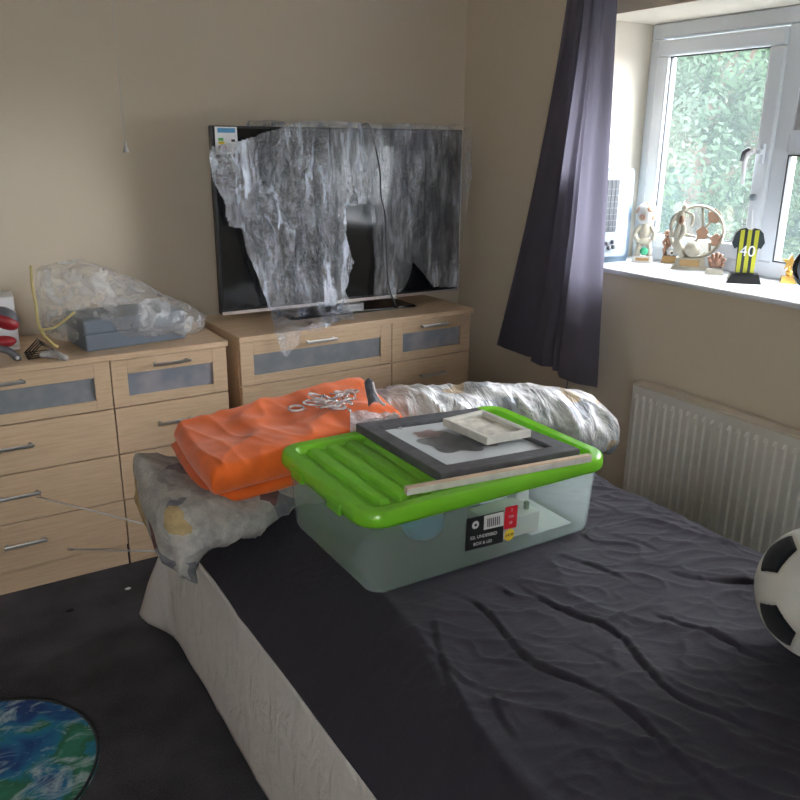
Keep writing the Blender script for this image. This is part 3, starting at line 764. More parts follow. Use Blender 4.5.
# duvet drooping over the foot corner
def dd(p, u, t):
    return .020*fold(p, 4.5, 1)**2+.016*nz(p, 9, 2)+.012*fold(p, 11, 3)**3-.014
duv = loft('duvet', [
    (V((1.05, 1.95, .605)), V((0, .10, 0)), V((0, 0, .03))),
    (V((1.03, 1.95, .610)), V((0, .16, 0)), V((0, 0, .046))),
    (V((.95, 1.955, .612)), V((0, .185, 0)), V((0, 0, .050))),
    (V((.80, 1.945, .610)), V((0, .19, 0)), V((0, 0, .054))),
    (V((.66, 1.90, .610)), V((0, .215, 0)), V((0, 0, .060))),
    (V((.55, 1.89, .618)), V((0, .240, 0)), V((-.02, 0, .072))),
    (V((.485, 1.89, .618)), V((0, .225, .02)), V((-.055, 0, .080))),
    (V((.463, 1.85, .555)), V((0, .175, .02)), V((-.052, 0, .030))),
    (V((.465, 1.81, .520)), V((0, .150, .01)), V((-.040, 0, .01))),
    (V((.476, 1.79, .505)), V((0, .125, .01)), V((-.022, 0, .0))),
    (V((.480, 1.78, .498)), V((0, .05, .0)), V((-.006, 0, .0)))], M_duvet, disp=dd, seg=110, n=12, pw=2.4)
centre(props(duv, 'grey white and ochre patterned duvet folded over the foot corner of the bed', 'duvet'))
def dp(p, u, t):
    return .020*fold((p.x*9+p.y*4, p.y*3, p.z*4), 1, 5)**2+.018*nz(p, 7, 2)+.009*fold((p.x*26, p.y*8, p.z*8), 1, 3)-.014
rol = loft('duvet', [
    (V((1.06, 2.03, .690)), V((0, .03, 0)), V((0, 0, .03))),
    (V((1.09, 2.025, .690)), V((0, .09, 0)), V((0, 0, .075))),
    (V((1.24, 2.00, .682)), V((0, .115, 0)), V((0, 0, .098))),
    (V((1.40, 1.975, .668)), V((0, .125, 0)), V((0, 0, .098))),
    (V((1.56, 1.94, .657)), V((0.02, .13, 0)), V((0, 0, .094))),
    (V((1.70, 1.87, .645)), V((.05, .12, 0)), V((0, 0, .088))),
    (V((1.80, 1.79, .630)), V((.07, .10, 0)), V((.01, 0, .080))),
    (V((1.85, 1.72, .600)), V((.05, .07, 0)), V((.015, 0, .062))),
    (V((1.87, 1.695, .585)), V((.01, .012, 0)), V((0, 0, .012)))], M_duvetp, disp=dp, seg=110, n=14, pw=2.1)
centre(props(rol, 'rolled patterned duvet packed in shiny clear plastic at the far side of the bed foot', 'duvet'))
# orange blanket folded in two
def slab(name, quad, z0, th, m, parent, wr, nx=90, ny=60, e=.07, seed=1):
    a, b, c, d = [V((*q, 0)) for q in quad]; vs = []
    def P_(u, v): return a.lerp(b, u).lerp(d.lerp(c, u), v)
    for sgn in (1, 0):
        for i in range(nx+1):
            for j in range(ny+1):
                # cosine spacing crowds the rounded edges
                u = .5-.5*math.cos(PI*i/nx); v = .5-.5*math.cos(PI*j/ny)
                L1 = (b-a).length; L2 = (d-a).length
                du = min(u, 1-u)*L1/e; dv = min(v, 1-v)*L2/e
                r = math.sqrt(max(0, 1-(1-min(1, du))**2))*math.sqrt(max(0, 1-(1-min(1, dv))**2))
                p = P_(u, v); zz = z0(p, u, v)+(th/2)
                w_ = wr(p, u, v)
                z = zz+(th/2*r+w_*r if sgn else -th/2*r)
                off = V((nz(p, 6, seed), nz(p, 6, seed+1), 0))*.010
                vs.append(V((p.x, p.y, z))+off)
    n = (nx+1)*(ny+1); g = grid_faces(nx+1, ny+1); fs = [f for f in g]+[tuple(n+q for q in f[::-1]) for f in g]
    bm = bmesh.new(); bv = [bm.verts.new(v) for v in vs]
    for f in fs: bm.faces.new([bv[q] for q in f])
    bmesh.ops.remove_doubles(bm, verts=bm.verts, dist=.0004)
    return from_bm(name, bm, m, parent, True, True)
ob = thing('blanket', 'bright orange fleece blanket folded and lying on the patterned duvet', 'blanket', (.84, 1.93, .66))
slab('lower_fold', [(.530, 1.735), (1.13, 1.80), (1.16, 2.11), (.552, 2.12)], lambda p, u, v: .640+.025*v+.01*u, .042, M_orange, ob, lambda p, u, v: .006*nz(p, 8, 1), e=.03)
def wo(p, u, v):
    return .010*nz((p.x*6+p.y*4, p.y*7-p.x*3, 0), 1, 3)+.006*fold((p.x*5-p.y*6, p.y*4+p.x*3, 0), 1, 5)**2+.006*nz((p.x*13+p.y*9, p.y*12-p.x*5, 0), 1, 6)+.004*fold((p.x*12+p.y*4, p.y*6, 0), 1, 8)**3+.003*nz(p, 22, 2)
slab('upper_fold', [(.536, 1.712), (1.13, 1.79), (1.150, 2.10), (.548, 2.065)], lambda p, u, v: .684+.015*v+.040*smooth(u*1.2)*v+.006*smooth(v*5)*(1-v), .070, M_orange, ob, wo, nx=150, ny=100, e=.024, seed=5)

# curtain rings, one object each
ringpx = [(327, 401, 14, 0), (342, 396, 13, .5), (319, 403, 10, .9), (333, 406, 11, -.4), (348, 399, 12, 1.2), (336, 399, 12, -.9), (311, 404, 9, .3), (328, 408, 10, .8), (351, 391, 12, .1), (296, 408, 11, .1), (343, 405, 10, -1.1), (316, 398, 9, .6), (338, 411, 9, .2)]
g = [(2*PI*k/20) for k in range(20)]
rvs, rfs = tube_geo([(.021*math.cos(a), .021*math.sin(a), 0) for a in g], .0032, 8, True)
ring0 = None
dgp = bpy.context.evaluated_depsgraph_get
from mathutils.bvhtree import BVHTree
bpy.context.view_layer.update()
uf = [o for o in bpy.data.objects if o.name.startswith('upper_fold')][0]
bvh = BVHTree.FromPolygons([uf.matrix_world @ v.co for v in uf.data.vertices], [tuple(p.vertices) for p in uf.data.polygons])
def drop(p, dz=.5):
    h = bvh.ray_cast(V((p.x, p.y, 1.4)), V((0, 0, -1))); return h[0].z if h[0] else .775
# folded end of the packaging: dark lining strip and clear flap
flap = thing('plastic_flap', 'crumpled clear plastic flap between orange blanket and the packed duvet', 'plastic film', (1.07, 1.98, .76))
def patch(P4, n, fn): # bilinear patch with displacement
    a, b, c, d = [V(q) for q in P4]; out = []
    for i in range(n+1):
        for j in range(n+1):
            u, v = i/n, j/n; p = a.lerp(b, u).lerp(d.lerp(c, u), v); out.append(p+fn(p, u, v))
    return out, grid_faces(n+1, n+1)
vs, fs = patch([oz(350, 404, .81), oz(398, 402, .81), oz(402, 424, .80), oz(350, 420, .80)], 40, lambda p, u, v: V((0, 0, drop(p)-p.z+.006+.012*abs(nz(p, 24, 2))+.006*fold(p, 30, 4))))
o = from_py('flap', vs, fs, M_clearfilm, flap, True)
vs, fs = patch([oz(364, 384, .815), oz(374, 383, .815), oz(379, 405, .805), oz(369, 408, .80)], 16, lambda p, u, v: V((0, 0, .012*math.sin(u*PI)+.006*fold(p, 30, 2))))
from_py('dark_edge', vs, fs, M_slate, flap, True)
tube('white_edge', catmull([oz(373, 383, .83), oz(375, 392, .83), oz(381, 402, .825), oz(385, 405, .82)], 5),   .0035, M_white, flap, True)

rl = {9: 'clear curtain ring lying apart at the left on the orange blanket', 8: 'clear curtain ring lying furthest back on the orange blanket, beside the plastic flap'}
for k, (x, y, s, tilt) in enumerate(ringpx):
    p = oz(x, y, .80); p = oz(x, y, drop(p)+.006)
    if ring0 is None:
        ring0 = o = from_py('curtain_ring', rvs, rfs, M_ring)
        vs, fs = tube_geo([(.021, 0, 0), (.030, 0, .0), (.033, 0, .004)], .0018, 6); e = from_py('eyelet', vs, fs, M_chrome, o)
    else: o = copy_tree(ring0)
    zz = drop(p)
    o.location = (p.x, p.y, zz+.0045+abs(math.sin(tilt*.45))*.020); o.rotation_euler = (tilt*.45, .12*math.sin(k*2.1), k*1.3)
    props(o, rl.get(k, 'clear curtain ring in the tangled heap on the orange blanket'), 'curtain ring', 'heap of clear curtain rings' if k not in rl else None)
    if k in rl and 'group' in o: del o['group']
for k in range(10):
    x, y = 320+random.random()*30, 397+random.random()*15
    p = oz(x, y, .80); z = drop(p)
    if k == 0:
        vs, fs = tube_geo([(-.012, 0, 0), (-.004, 0, .005), (.006, 0, .003), (.012, .003, 0), (.010, .008, .002)], .0022, 6); vs, fs = ball_geo((-.012, 0, .001), .0055, vs, fs, 10, 6)
        h0 = o = from_py('curtain_hook', vs, fs, M_chrome)
    else: o = copy_tree(h0)
    o.location = (p.x, p.y, z+.010+.012*random.random()); o.rotation_euler = (random.uniform(-.6, .6), random.uniform(-.5, .5), random.random()*6)
    props(o, 'small shiny metal hook among the clear curtain rings on the blanket', 'hook', 'metal hooks among the curtain rings')

# ------------------------------------------------------------------ storage box
def rr_ring(x0, x1, y0, y1, r, z, n=8):
    out = []
    for cx, cy, a0 in ((x1-r, y0+r, -PI/2), (x1-r, y1-r, 0), (x0+r, y1-r, PI/2), (x0+r, y0+r, PI)):
        for k in range(n+1):
            a = a0+PI/2*k/n; out.append(V((cx+r*math.cos(a), cy+r*math.sin(a), z)))
    return out
tub = thing('storage_box', 'clear plastic underbed storage box with a bright green lid on the bed', 'storage box', (1.06, 1.53, ZB+.006))
zt0 = ZB+.008
BXa, BXb, BYa, BYb = .740, 1.374, 1.308, 1.72       # bottom
LXa, LXb, LYa, LYb = .735, 1.395, 1.312, 1.745      # top
rings = []
for t in (0, .04, .10, .3, .6, .85, 1): rings.append(rr_ring(BXa+(LXa-BXa)*t+(.012 if t == 0 else .003 if t == .04 else 0), BXb+(LXb-BXb)*t-(.012 if t == 0 else .003 if t == .04 else 0), BYa+(LYa-BYa)*t+(.012 if t == 0 else .003 if t == .04 else 0), BYb+(LYb-BYb)*t-(.012 if t == 0 else .003 if t == .04 else 0), .036, zt0+.185*t))
inn = []
for t in (1, .6, .03): inn.append(rr_ring(BXa+(LXa-BXa)*t+.005, BXb+(LXb-BXb)*t-.005, BYa+(LYa-BYa)*t+.005, BYb+(LYb-BYb)*t-.005, .033, zt0+.185*t+(0 if t > .1 else .001)))
allr = rings+inn; NRr = len(rings[0]); vs = [v for r in allr for v in r]; fs = []
for i in range(len(allr)-1):
    for k in range(NRr):
        l = (k+1) % NRr; fs.append((i*NRr+k, i*NRr+l, (i+1)*NRr+l, (i+1)*NRr+k))
fs.append(tuple(range(NRr))[::-1]); fs.append(tuple((len(allr)-1)*NRr+k for k in range(NRr)))
tubm = from_py('tub', vs, fs, M_tub, tub, True)
# lid
Lx0, Lx1, Ly0, Ly1 = .715, 1.412, 1.292, 1.762; cx, cy = (Lx0+Lx1)/2, (Ly0+Ly1)/2; hw, hd = (Lx1-Lx0)/2, (Ly1-Ly0)/2
zl = zt0+.180; nx, ny = 345, 120; vs = []; R_c = .06
def roundmap(x, y):
    ax, ay = abs(x)-(hw-R_c), abs(y)-(hd-R_c)
    if ax > 0 and ay > 0:
        m_ = max(ax, ay); nn = math.hypot(ax, ay); ax *= m_/nn; ay *= m_/nn
        return math.copysign(ax+hw-R_c, x), math.copysign(ay+hd-R_c, y)
    return x, y
def lidz(x, y):
    e = min(hw-abs(x), hd-abs(y))      # square distance works before the corner map
    if e < .010: z = .016*math.sqrt(max(0, 1-((.010-e)/.010)**2))+.008
    elif e < .034: z = .024
    elif e < .044: z = .024-.016*smooth((e-.034)/.010)
    else: z = .008
    if e > .05:
        xr = (x+hw) % .054; f = smooth((xr-.008)/.0035)*(1-smooth((xr-.036)/.0035)); z += .015*f*smooth((e-.05)/.012)
    return z
for i in range(nx+1):
    for j in range(ny+1):
        x = -hw+2*hw*i/nx; y = -hd+2*hd*j/ny; X_, Y_ = roundmap(x, y); vs.append(V((cx+X_, cy+Y_, zl+lidz(x, y))))
fs = grid_faces(nx+1, ny+1)
edge = [i*(ny+1) for i in range(nx+1)]+[nx*(ny+1)+j for j in range(1, ny+1)]+[i*(ny+1)+ny for i in range(nx-1, -1, -1)]+[j for j in range(ny-1, 0, -1)]
b0 = len(vs)
for dz, ins in ((-.006, 0.0), (-.012, .003), (-.012, .007), (.004, .008)):
    for q in edge:
        p = vs[q]; dx = (p.x-cx)/hw; dy = (p.y-cy)/hd; vs.append(V((p.x-ins*dx, p.y-ins*dy, zl+dz)))
ne = len(edge); prev = edge
for lv in range(4):
    cur = [b0+lv*ne+k for k in range(ne)]
    for k in range(ne):
        l = (k+1) % ne; fs.append((prev[k], cur[k], cur[l], prev[l]))
    prev = cur
bm = bmesh.new(); bv = [bm.verts.new(v) for v in vs]
for f in fs: bm.faces.new([bv[q] for q in f])
lid = from_bm('lid', bm, M_green, tub, True, True)
for yy in (1.43, 1.62):
    box('clip', (Lx0-.006, yy-.03, zl-.016), (Lx0+.004, yy+.03, zl+.010), M_green, lid, .003, True)
LZ = zl+.024
# printed label on the front side of the tub
fy = lambda z: BYa+(LYa-BYa)*(z-zt0)/.185-.0016
la, lb_ = oy(462, 551, 1.318), oy(516, 500, 1.318)
def onfront(px, py): return oy(px, py, 1.3165)
def lquad(name, pts, m, parent, off=0.0):
    q = [onfront(*p) for p in pts]; q = [V((a.x, fy(a.z)-off, a.z)) for a in q]; back = [a+V((0, .0008, 0)) for a in q]; n = len(q)
    fs = [tuple(range(n)), tuple(range(n, 2*n))[::-1]]+[(i, n+i, n+(i+1) % n, (i+1) % n) for i in range(n)]
    return from_py(name, q+back, fs, m, parent, True, False)
stk = lquad('label', [(462.7, 549.8), (465, 517.8), (502, 509.3), (500.5, 540.5)], M_labelblk, tubm)
lquad('barcode_patch', [(481.5, 528.5), (482.2, 514.8), (501.5, 510.3), (501, 524)], M_labelwht, stk, .0008)
for k in range(7):
    xx = 485+k*1.9; yy = 527.3-(xx-485)*.23; lquad('bar', [(xx, yy-1.6), (xx+.2, yy-10), (xx+1.1, yy-10.2), (xx+.9, yy-1.8)], M_dgrey, stk, .0012)
lquad('red_tag', [(501.2, 528), (503.6, 506), (515.6, 503.5), (513.8, 525.5)], M_labelred, stk, .0010)
def on_lab(px, py, off=.0016):
    a = onfront(px, py); return V((a.x, fy(a.z)-off, a.z))
sl = math.atan2(on_lab(500, 535).z-on_lab(465, 543).z, on_lab(500, 535).x-on_lab(465, 543).x)
def lt(s, px, py, size, m, rot=None):
    p = on_lab(px, py)-tubm.parent.location
    Mx = Matrix.Translation(p) @ Matrix.Rotation(-(sl if rot is None else rot), 4, 'Y') @ Matrix.Rotation(PI/2, 4, 'X')
    text_mesh(s, size, m, 'lettering', stk, Mx)
lt('32L UNDERBED', 481, 534, .0112, M_labelwht); lt('BOX & LID', 480, 540.8, .0112, M_labelwht)
lt('2', 509.5, 508.5, .0105, M_labelwht); lt('FOR', 508.7, 515, .0080, M_labelwht); lt('£8', 508, 521, .0095, M_labelwht)
# round price disc and the burst emblem
def disc(c, r, m, name, off, n=28, teeth=0):
    p = on_lab(*c, off)
    pts = []
    for k in range(n):
        a = 2*PI*k/n; rr = r*(1 if not teeth or k % 2 else .8); x = p.x+rr*math.cos(a); z = p.z+rr*math.sin(a); pts.append(V((x, p.y, z)))
    q = pts+[v+V((0, .0004, 0)) for v in pts]
    return from_py(name, q, [tuple(range(n)), tuple(range(n, 2*n))[::-1]]+[(i, n+i, n+(i+1) % n, (i+1) % n) for i in range(n)], m, stk, True, False)
disc((506.5, 533), .0150, M_labelyel, 'price_disc', .0018); 
def lt2(s, px, py, size, m):
    p = on_lab(px, py, .0026)-tubm.parent.location
    text_mesh(s, size, m, 'lettering', stk, Matrix.Translation(p) @ Matrix.Rotation(-sl, 4, 'Y') @ Matrix.Rotation(PI/2, 4, 'X'))
lt2('£4.99', 506.5, 533, .0115, M_ink)
disc((473.3, 523.5), .0105, M_labelwht, 'burst', .0010, 32, 1); disc((473.3, 523.5), .0035, M_labelblk, 'burst_centre', .0016)
# things in the box
o = from_py('ball', *ball_geo((.975, 1.48, zt0+.062), .056), M_cyan); props(centre(o), 'blue rubber ball seen dimly inside the storage box', 'ball')
ad = thing('power_adapter', 'white upright adapter with short leads inside the storage box', 'adapter', (1.265, 1.47, zt0+.004))
box('body', (-.022, -.02, 0), (.022, .02, .105), M_content, ad, .005); box('plug_block', (-.018, -.024, .085), (.018, .012, .115), M_white, ad, .003)
tube('lead', catmull([(0, 0, .10), (-.04, .02, .12), (-.10, .05, .135), (-.16, .07, .12)], 5), .0025, M_dgrey, ad); tube('lead', [(.02, 0, .085), (.06, .01, .085)], .004, M_dgrey, ad)
cbx = thing('carton', 'low white carton lying in the storage box behind the label', 'box', (1.18, 1.42, zt0+.004))
box('body', (-.075, -.05, 0), (.075, .05, .055), M_content, cbx, .004); box('stub', (.045, -.03, .055), (.055, -.02, .075), M_dgrey, cbx)
pap = box('paper_sheet', (1.22, 1.36, zt0+.0025), (1.355, 1.66, zt0+.0040), M_paper); centre(props(pap, 'white paper lying flat on the floor of the storage box', 'paper'))

# picture frames and batten on the lid
def frame_obj(name, label, cat, P4, zbot, th, bw, m, mp, loc_m=None, recess=.006):
    """P4: world corners (front left, front right, back right, back left); the frame lies flat on its back"""
    ctr = sum((V((p.x, p.y, 0)) for p in P4), V())/4; t = thing(name, label, cat, (ctr.x, ctr.y, zbot(ctr)))
    L = [V((p.x, p.y, zbot(p))) for p in P4]
    c3 = sum(L, V())/4
    w = (L[1]-L[0]).length; h = (L[3]-L[0]).length
    fx, fy_ = bw/w, bw/h
    def Q(u, v): return L[0].lerp(L[1], u).lerp(L[3].lerp(L[2], u), v)
    nrm = (L[1]-L[0]).cross(L[3]-L[0]).normalized()
    def ringp(d, z): ux, uy = d/w, d/h; return [Q(ux, uy)+nrm*z, Q(1-ux, uy)+nrm*z, Q(1-ux, 1-uy)+nrm*z, Q(ux, 1-uy)+nrm*z]
    R = [ringp(0, 0), ringp(0, th-.002), ringp(.002, th), ringp(bw-.004, th-.001), ringp(bw, th-.004), ringp(bw, 0.002)]
    vs = [v for r in R for v in r]; fs = [(0, 3, 2, 1)]
    for i in range(len(R)-1):
        for k in range(4): l = (k+1) % 4; fs.append((i*4+k, i*4+l, (i+1)*4+l, (i+1)*4+k))
    from_py('frame', vs, fs, m, t, True, False)
    r = ringp(bw-.001, th-recess); rb = ringp(bw-.001, th-recess-.003)
    pic = from_py('picture', r+rb, [(0, 1, 2, 3), (7, 6, 5, 4)]+[(4+k, 4+(k+1) % 4, (k+1) % 4, k) for k in range(4)], mp, t, True, False)
    return t, Q, nrm, pic
BF = [oz(441, 474, .795), oz(580, 449, .795), oz(476, 406, .80), oz(356, 422, .80)]
def zbf(p): return LZ+.002
bf, Qb, nb, pic = frame_obj('picture_frame', 'large dark grey picture frame with a flower print lying flat on the green lid', 'picture frame', BF, zbf, .022, .046, M_frame, M_mount, recess=.012)
def blob(name, cu, cv, ru, rv, m, lift, seed, parent):
    vs = [Qb(cu, cv)+nb*(.022-.012+lift)]; n = 60
    for k in range(n):
        a = 2*PI*k/n; r = 1+.16*math.sin(a*5+seed)+.12*nz((math.cos(a)*2, math.sin(a)*2, seed), 1, 1)
        vs.append(Qb(cu+ru*r*math.cos(a), cv+rv*r*math.sin(a))+nb*(.022-.012+lift))
    return from_py(name, vs, [(0, 1+k, 1+(k+1) % n) for k in range(n)], m, parent, True, False)
fl = blob('flower', .42, .50, .18, .20, M_flower, .0006, 1, pic); blob('flower', .38, .70, .10, .07, M_flowerp, .0009, 2, pic); blob('leaf', .62, .38, .09, .05, M_flower, .0007, 3, pic); blob('leaf', .66, .62, .08, .06, M_flower, .0005, 4, pic)
SF = [oz(487, 432, .828), oz(531, 434-3, .828), oz(484, 412, .828), oz(443, 421, .828)]
SF = [oz(487, 438, .815), oz(531, 430, .815), oz(483, 408, .82), oz(443, 417, .82)]
def zsf(p): return LZ+.002+.0225
sf, Qs, ns, sp_ = frame_obj('picture_frame', 'small cream picture frame with faded print resting on the large dark frame', 'picture frame', SF, zsf, .020, .014, M_cream, M_creampic, recess=.012)
bt = thing('wooden_batten', 'thin pale wooden batten lying along the front edge of the green lid', 'batten', (1.1, 1.335, LZ+.001))
a, b = oz(407, 496, LZ), oz(591, 462, LZ); d = (b-a); d.z = 0; Ld = d.length; d.normalize(); n2 = V((-d.y, d.x, 0)); a.z = LZ+.0012
Mb = Matrix(((d.x, n2.x, 0, a.x), (d.y, n2.y, 0, a.y), (0, 0, 1, a.z), (0, 0, 0, 1)))
box('strip', (0, 0, 0), (Ld, .014, .017), M_batten, bt, .001, True, Mb); box('metal_channel', (0, -.0015, .0), (Ld, 0, .014), M_cream, bt, 0, True, Mb)

# ------------------------------------------------------------------ football
t_ = ray(829, 594); rb_ = .130; tt = (ZB+rb_-1.5)/t_.z; bc = CAM+t_*tt
tc_ = (CAM-bc).normalized(); rt_ = (RT-tc_*RT.dot(tc_)).normalized(); up_ = (UP-tc_*UP.dot(tc_)-rt_*UP.dot(rt_)).normalized()
A_ = (rt_*-.64+up_*.60+tc_*.48).normalized(); B_ = (rt_*-.80-up_*.34+tc_*.50).normalized()
ph = (1+5**.5)/2
ico = [V(p).normalized() for p in ((0, 1, ph), (0, -1, ph), (0, 1, -ph), (0, -1, -ph), (1, ph, 0), (-1, ph, 0), (1, -ph, 0), (-1, -ph, 0), (ph, 0, 1), (-ph, 0, 1), (ph, 0, -1), (-ph, 0, -1))]
def fr(a, b): x = a; z = a.cross(b).normalized(); y = z.cross(x); return Matrix((x, y, z)).transposed()
Rm = fr(A_, B_) @ fr(ico[0], ico[1]).inverted()
icw = [Rm @ v for v in ico]
bm = bmesh.new(); bmesh.ops.create_icosphere(bm, subdivisions=7, radius=1)
me = bpy.data.meshes.new('football')
def pent(d):
    k = max(range(12), key=lambda i: icw[i].dot(d)); c = icw[k]
    nb_ = [v for v in icw if .3 < v.dot(c) < .6]; t = d/d.dot(c)-c
    best = max((t.dot((v-c*v.dot(c)).normalized())) for v in nb_)
    return best
idx = []
for f in bm.faces:
    d = f.calc_center_median().normalized(); idx.append(1 if pent(d) < .325 else 0)
for v in bm.verts:
    d = v.co.normalized(); q = pent(d); v.co = d*rb_*(1-.025*math.exp(-((q-.325)/.028)**2)+.004*nz(d, 3, 1))
bm.to_mesh(me); bm.free()
fb = link('football', me, [M_ballw, M_ballb]); fb.data.polygons.foreach_set('material_index', idx); fb.data.polygons.foreach_set('use_smooth', [True]*len(idx))
fb.location = bc; props(fb, 'white football with black pentagon patches lying on the dark bed sheet', 'football')

# ------------------------------------------------------------------ radiator
rad = thing('radiator', 'white ribbed panel radiator fixed to the wall under the window', 'radiator', (2.27, 1.4, .08))
RY0, RY1, RZ0, RZ1 = .75, 2.003, .09, .635; vs = []; n = int((RY1-RY0)/.0333); pitch = (RY1-RY0)/n
prof = []
for k in range(n):
    y = RY1-pitch*k
    for f_, dx in ((0, 0), (.30, 0), (.42, .009), (.62, .009), (.74, 0)): prof.append((y-pitch*f_, dx))
prof.append((RY0, 0)); zs = [RZ0, RZ0+.02, RZ0+.035, RZ1-.045, RZ1-.030, RZ1]; am = [0, 0, 1, 1, 0, 0]
for z, a in zip(zs, am):
    for y, dx in prof: vs.append(V((2.262-dx*a+.009*0+.0, y, z)))
fs = grid_faces(len(zs), len(prof)); 
o = from_py('front_panel', vs, fs, M_rad, rad, True, False); md = o.modifiers.new('s', 'SOLIDIFY'); md.thickness = .003
box('back_panel', (2.305, RY0, RZ0), (2.312, RY1, RZ1), M_rad, rad, .002, True)
box('side_cover', (2.258, RY1, RZ0), (2.316, RY1+.006, RZ1+.01), M_rad, rad, .002, True)
box('side_cover', (2.258, RY0-.006, RZ0), (2.316, RY0, RZ1+.01), M_rad, rad, .002, True)
bm = bmesh.new(); bx(bm, (2.254, RY0-.006, RZ1+.001), (2.265, RY1+.006, RZ1+.012), .003); bx(bm, (2.305, RY0-.006, RZ1+.001), (2.318, RY1+.006, RZ1+.012), .003)
bx(bm, (2.264, RY0, RZ1+.003), (2.306, RY1, RZ1+.010))
from_bm('top_grille', bm, M_radtop, rad, True)
for y in (RY0+.03, RY1-.03):
    tube('pipe', [(2.285, y, .0), (2.285, y, .10)], .0075, M_rad, rad, True)
for y in (1.0, 1.8): box('bracket', (2.312, y-.02, .2), (2.3395, y+.02, .5), M_rad, rad, 0, True)

# ------------------------------------------------------------------ curtain
cvs = []; NS, NT = 150, 90
keys = [(0, 2.315), (.10, 2.305), (.28, 2.300), (.355, 2.312), (.39, 2.262), (.50, 2.250), (.555, 2.285), (.60, 2.250), (.66, 2.262), (.685, 2.225), (.75, 2.200), (.86, 2.195), (1.0, 2.230)]
def key(s):
    for (a, x), (b, y) in zip(keys, keys[1:]):
        if s <= b: return x+(y-x)*smooth((s-a)/(b-a))
    return keys[-1][1]
TOPZ = 2.30
for j in range(NT+1):
    t = j/NT
    for i in range(NS+1):
        s = i/NS
        zb = .588
        z = TOPZ+(zb-TOPZ)*t
        tb = (TOPZ-z)/(TOPZ-.60)
        yl = 2.545+.325*smooth(max(0, (tb-.10))/.90)*1.0 if tb > .1 else 2.545
        yl = 2.545+.02*tb+.335*tb**1.5
        yr = 2.280-.120*tb
        x = key(s); amp = .55+.45*tb
        x = 2.31-(2.31-x)*amp+.006*math.sin(s*40)*(1-tb)+.006*nz((s*4, t*3, 0), 1, 2)*math.sin(s*PI)
        x = min(x, 2.332)
        if abs(t-.925) < .006: x += .0015
        cvs.append(V((x, yl+(yr-yl)*(s**.93)+.006*nz((s*6, t*4, 1), 1, 4)*math.sin(PI*s), z)))
cu = from_py('curtain', cvs, grid_faces(NT+1, NS+1), M_curtain)
cth = thing('curtain', 'dark purple grey curtain hanging at the left side of the window', 'curtain', (2.28, 2.45, .6))
cu.name = 'curtain_cloth'; cu.parent = cth; cu.data.transform(Matrix.Translation(-cth.location))
tube('curtain_rail', [(2.285, 2.75, 2.315), (2.285, .4, 2.315)], .011, M_white, cth, True)
for y in (2.6, .6): box('bracket', (2.285, y-.01, 2.306), (2.3395, y+.01, 2.324), M_white, cth, 0, True)
cp = [ox(566, 366, 2.325), ox(568, 380, 2.33), ox(567, 392, 2.33), V((2.332, 2.37, .35)), V((2.332, 2.38, .02))]
cp = [V((2.333, cp[0].y, .75))]+cp
props(tube('aerial_cable', catmull(cp, 5), .003, M_dgrey), 'thin dark cable running down the wall below the curtain hem', 'cable')

# ------------------------------------------------------------------ things on the sill
TH = math.radians(-50); SZ = 1.0355
# fan heater
ht = thing('fan_heater', 'pale grey upright heater with dark grille half behind the curtain', 'heater', (2.458, 2.380, SZ), math.radians(-5))
vs, fs = prism_geo([(-.115, 0), (.075, 0), (.084, .02), (.080, .350), (.070, .365), (-.105, .365), (-.116, .350), (-.12, .02)], -.018, .045); from_py('rear_shell', vs, fs, M_bluegrey, ht, smooth=False)
vs, fs = prism_geo([(-.105, .028), (.034, .028), (.040, .04), (.036, .345), (.026, .357), (-.095, .357), (-.105, .345)], -.05, -.018); from_py('front_panel', vs, fs, M_heater, ht, smooth=False)
g_ = box('grille', (-.100, -.053, .125), (-.022, -.049, .325), M_grille, ht, .002)
for k in range(7): box('grille_bar', (-.099, -.0545, .145+.024*k), (-.023, -.0525, .1465+.024*k), M_slate, g_)
for k in range(3): box('grille_bar', (-.08+.02*k, -.0545, .127), (-.0787+.02*k, -.0525, .323), M_slate, g_)
for x, z in ((-.062, .080), (-.034, .086), (-.050, .062), (-.028, .066)):
    lv = lathe_geo([(.001, 0), (.009, 0), (.008, .008), (.001, .009)], seg=14); Mk = Matrix.Translation((x, -.050, z)) @ Matrix.Rotation(PI/2, 4, 'X')
    from_py('knob', [Mk @ v for v in lv[0]], lv[1], M_dgrey, ht)
def place(px, py, yoff=0): p = oz(px, py, SZ); return (p.x, p.y+yoff, SZ)
# figure with a football head
f1 = thing('trophy', 'white figurine trophy with a large football head and green disc', 'trophy', place(642, 262), TH)
vs, fs = frustum_geo(.082, .05, .074, .044, 0, .026); from_py('base', vs, fs, M_iv2, f1, smooth=False); box('plaque', (-.026, -.0262, .008), (.026, -.0225, .020), M_plaque, f1)
vs, fs = ball_geo((0, 0, .195), .043, seg=24, rings=16); hd_ = from_py('football_head', vs, fs, M_iv2, f1)
for d in ((.35, -.8, .45), (-.35, -.85, -.35), (.75, -.55, -.3), (-.85, -.4, .3), (.1, -.2, 1)):
    d = V(d).normalized(); vs, fs = ball_geo((0, 0, 0), (.014, .014, .004), seg=12, rings=6); q = d.to_track_quat('Z', 'Y').to_matrix().to_4x4()
    from_py('patch', [Matrix.Translation(V((0, 0, .195))+d*.0405) @ q @ v for v in vs], fs, M_peach, hd_)
vs, fs = ball_geo((0, .002, .122), (.026, .018, .034)); ball_geo((0, 0, .085), (.03, .02, .02), vs, fs); tube_geo(catmull([(-.018, 0, .145), (-.036, -.006, .120), (-.032, -.012, .095), (-.02, -.016, .085)], 4), .010, 8, False, vs, fs); tube_geo(catmull([(.018, 0, .145), (.036, -.006, .118), (.032, -.01, .090)], 4), .010, 8, False, vs, fs)
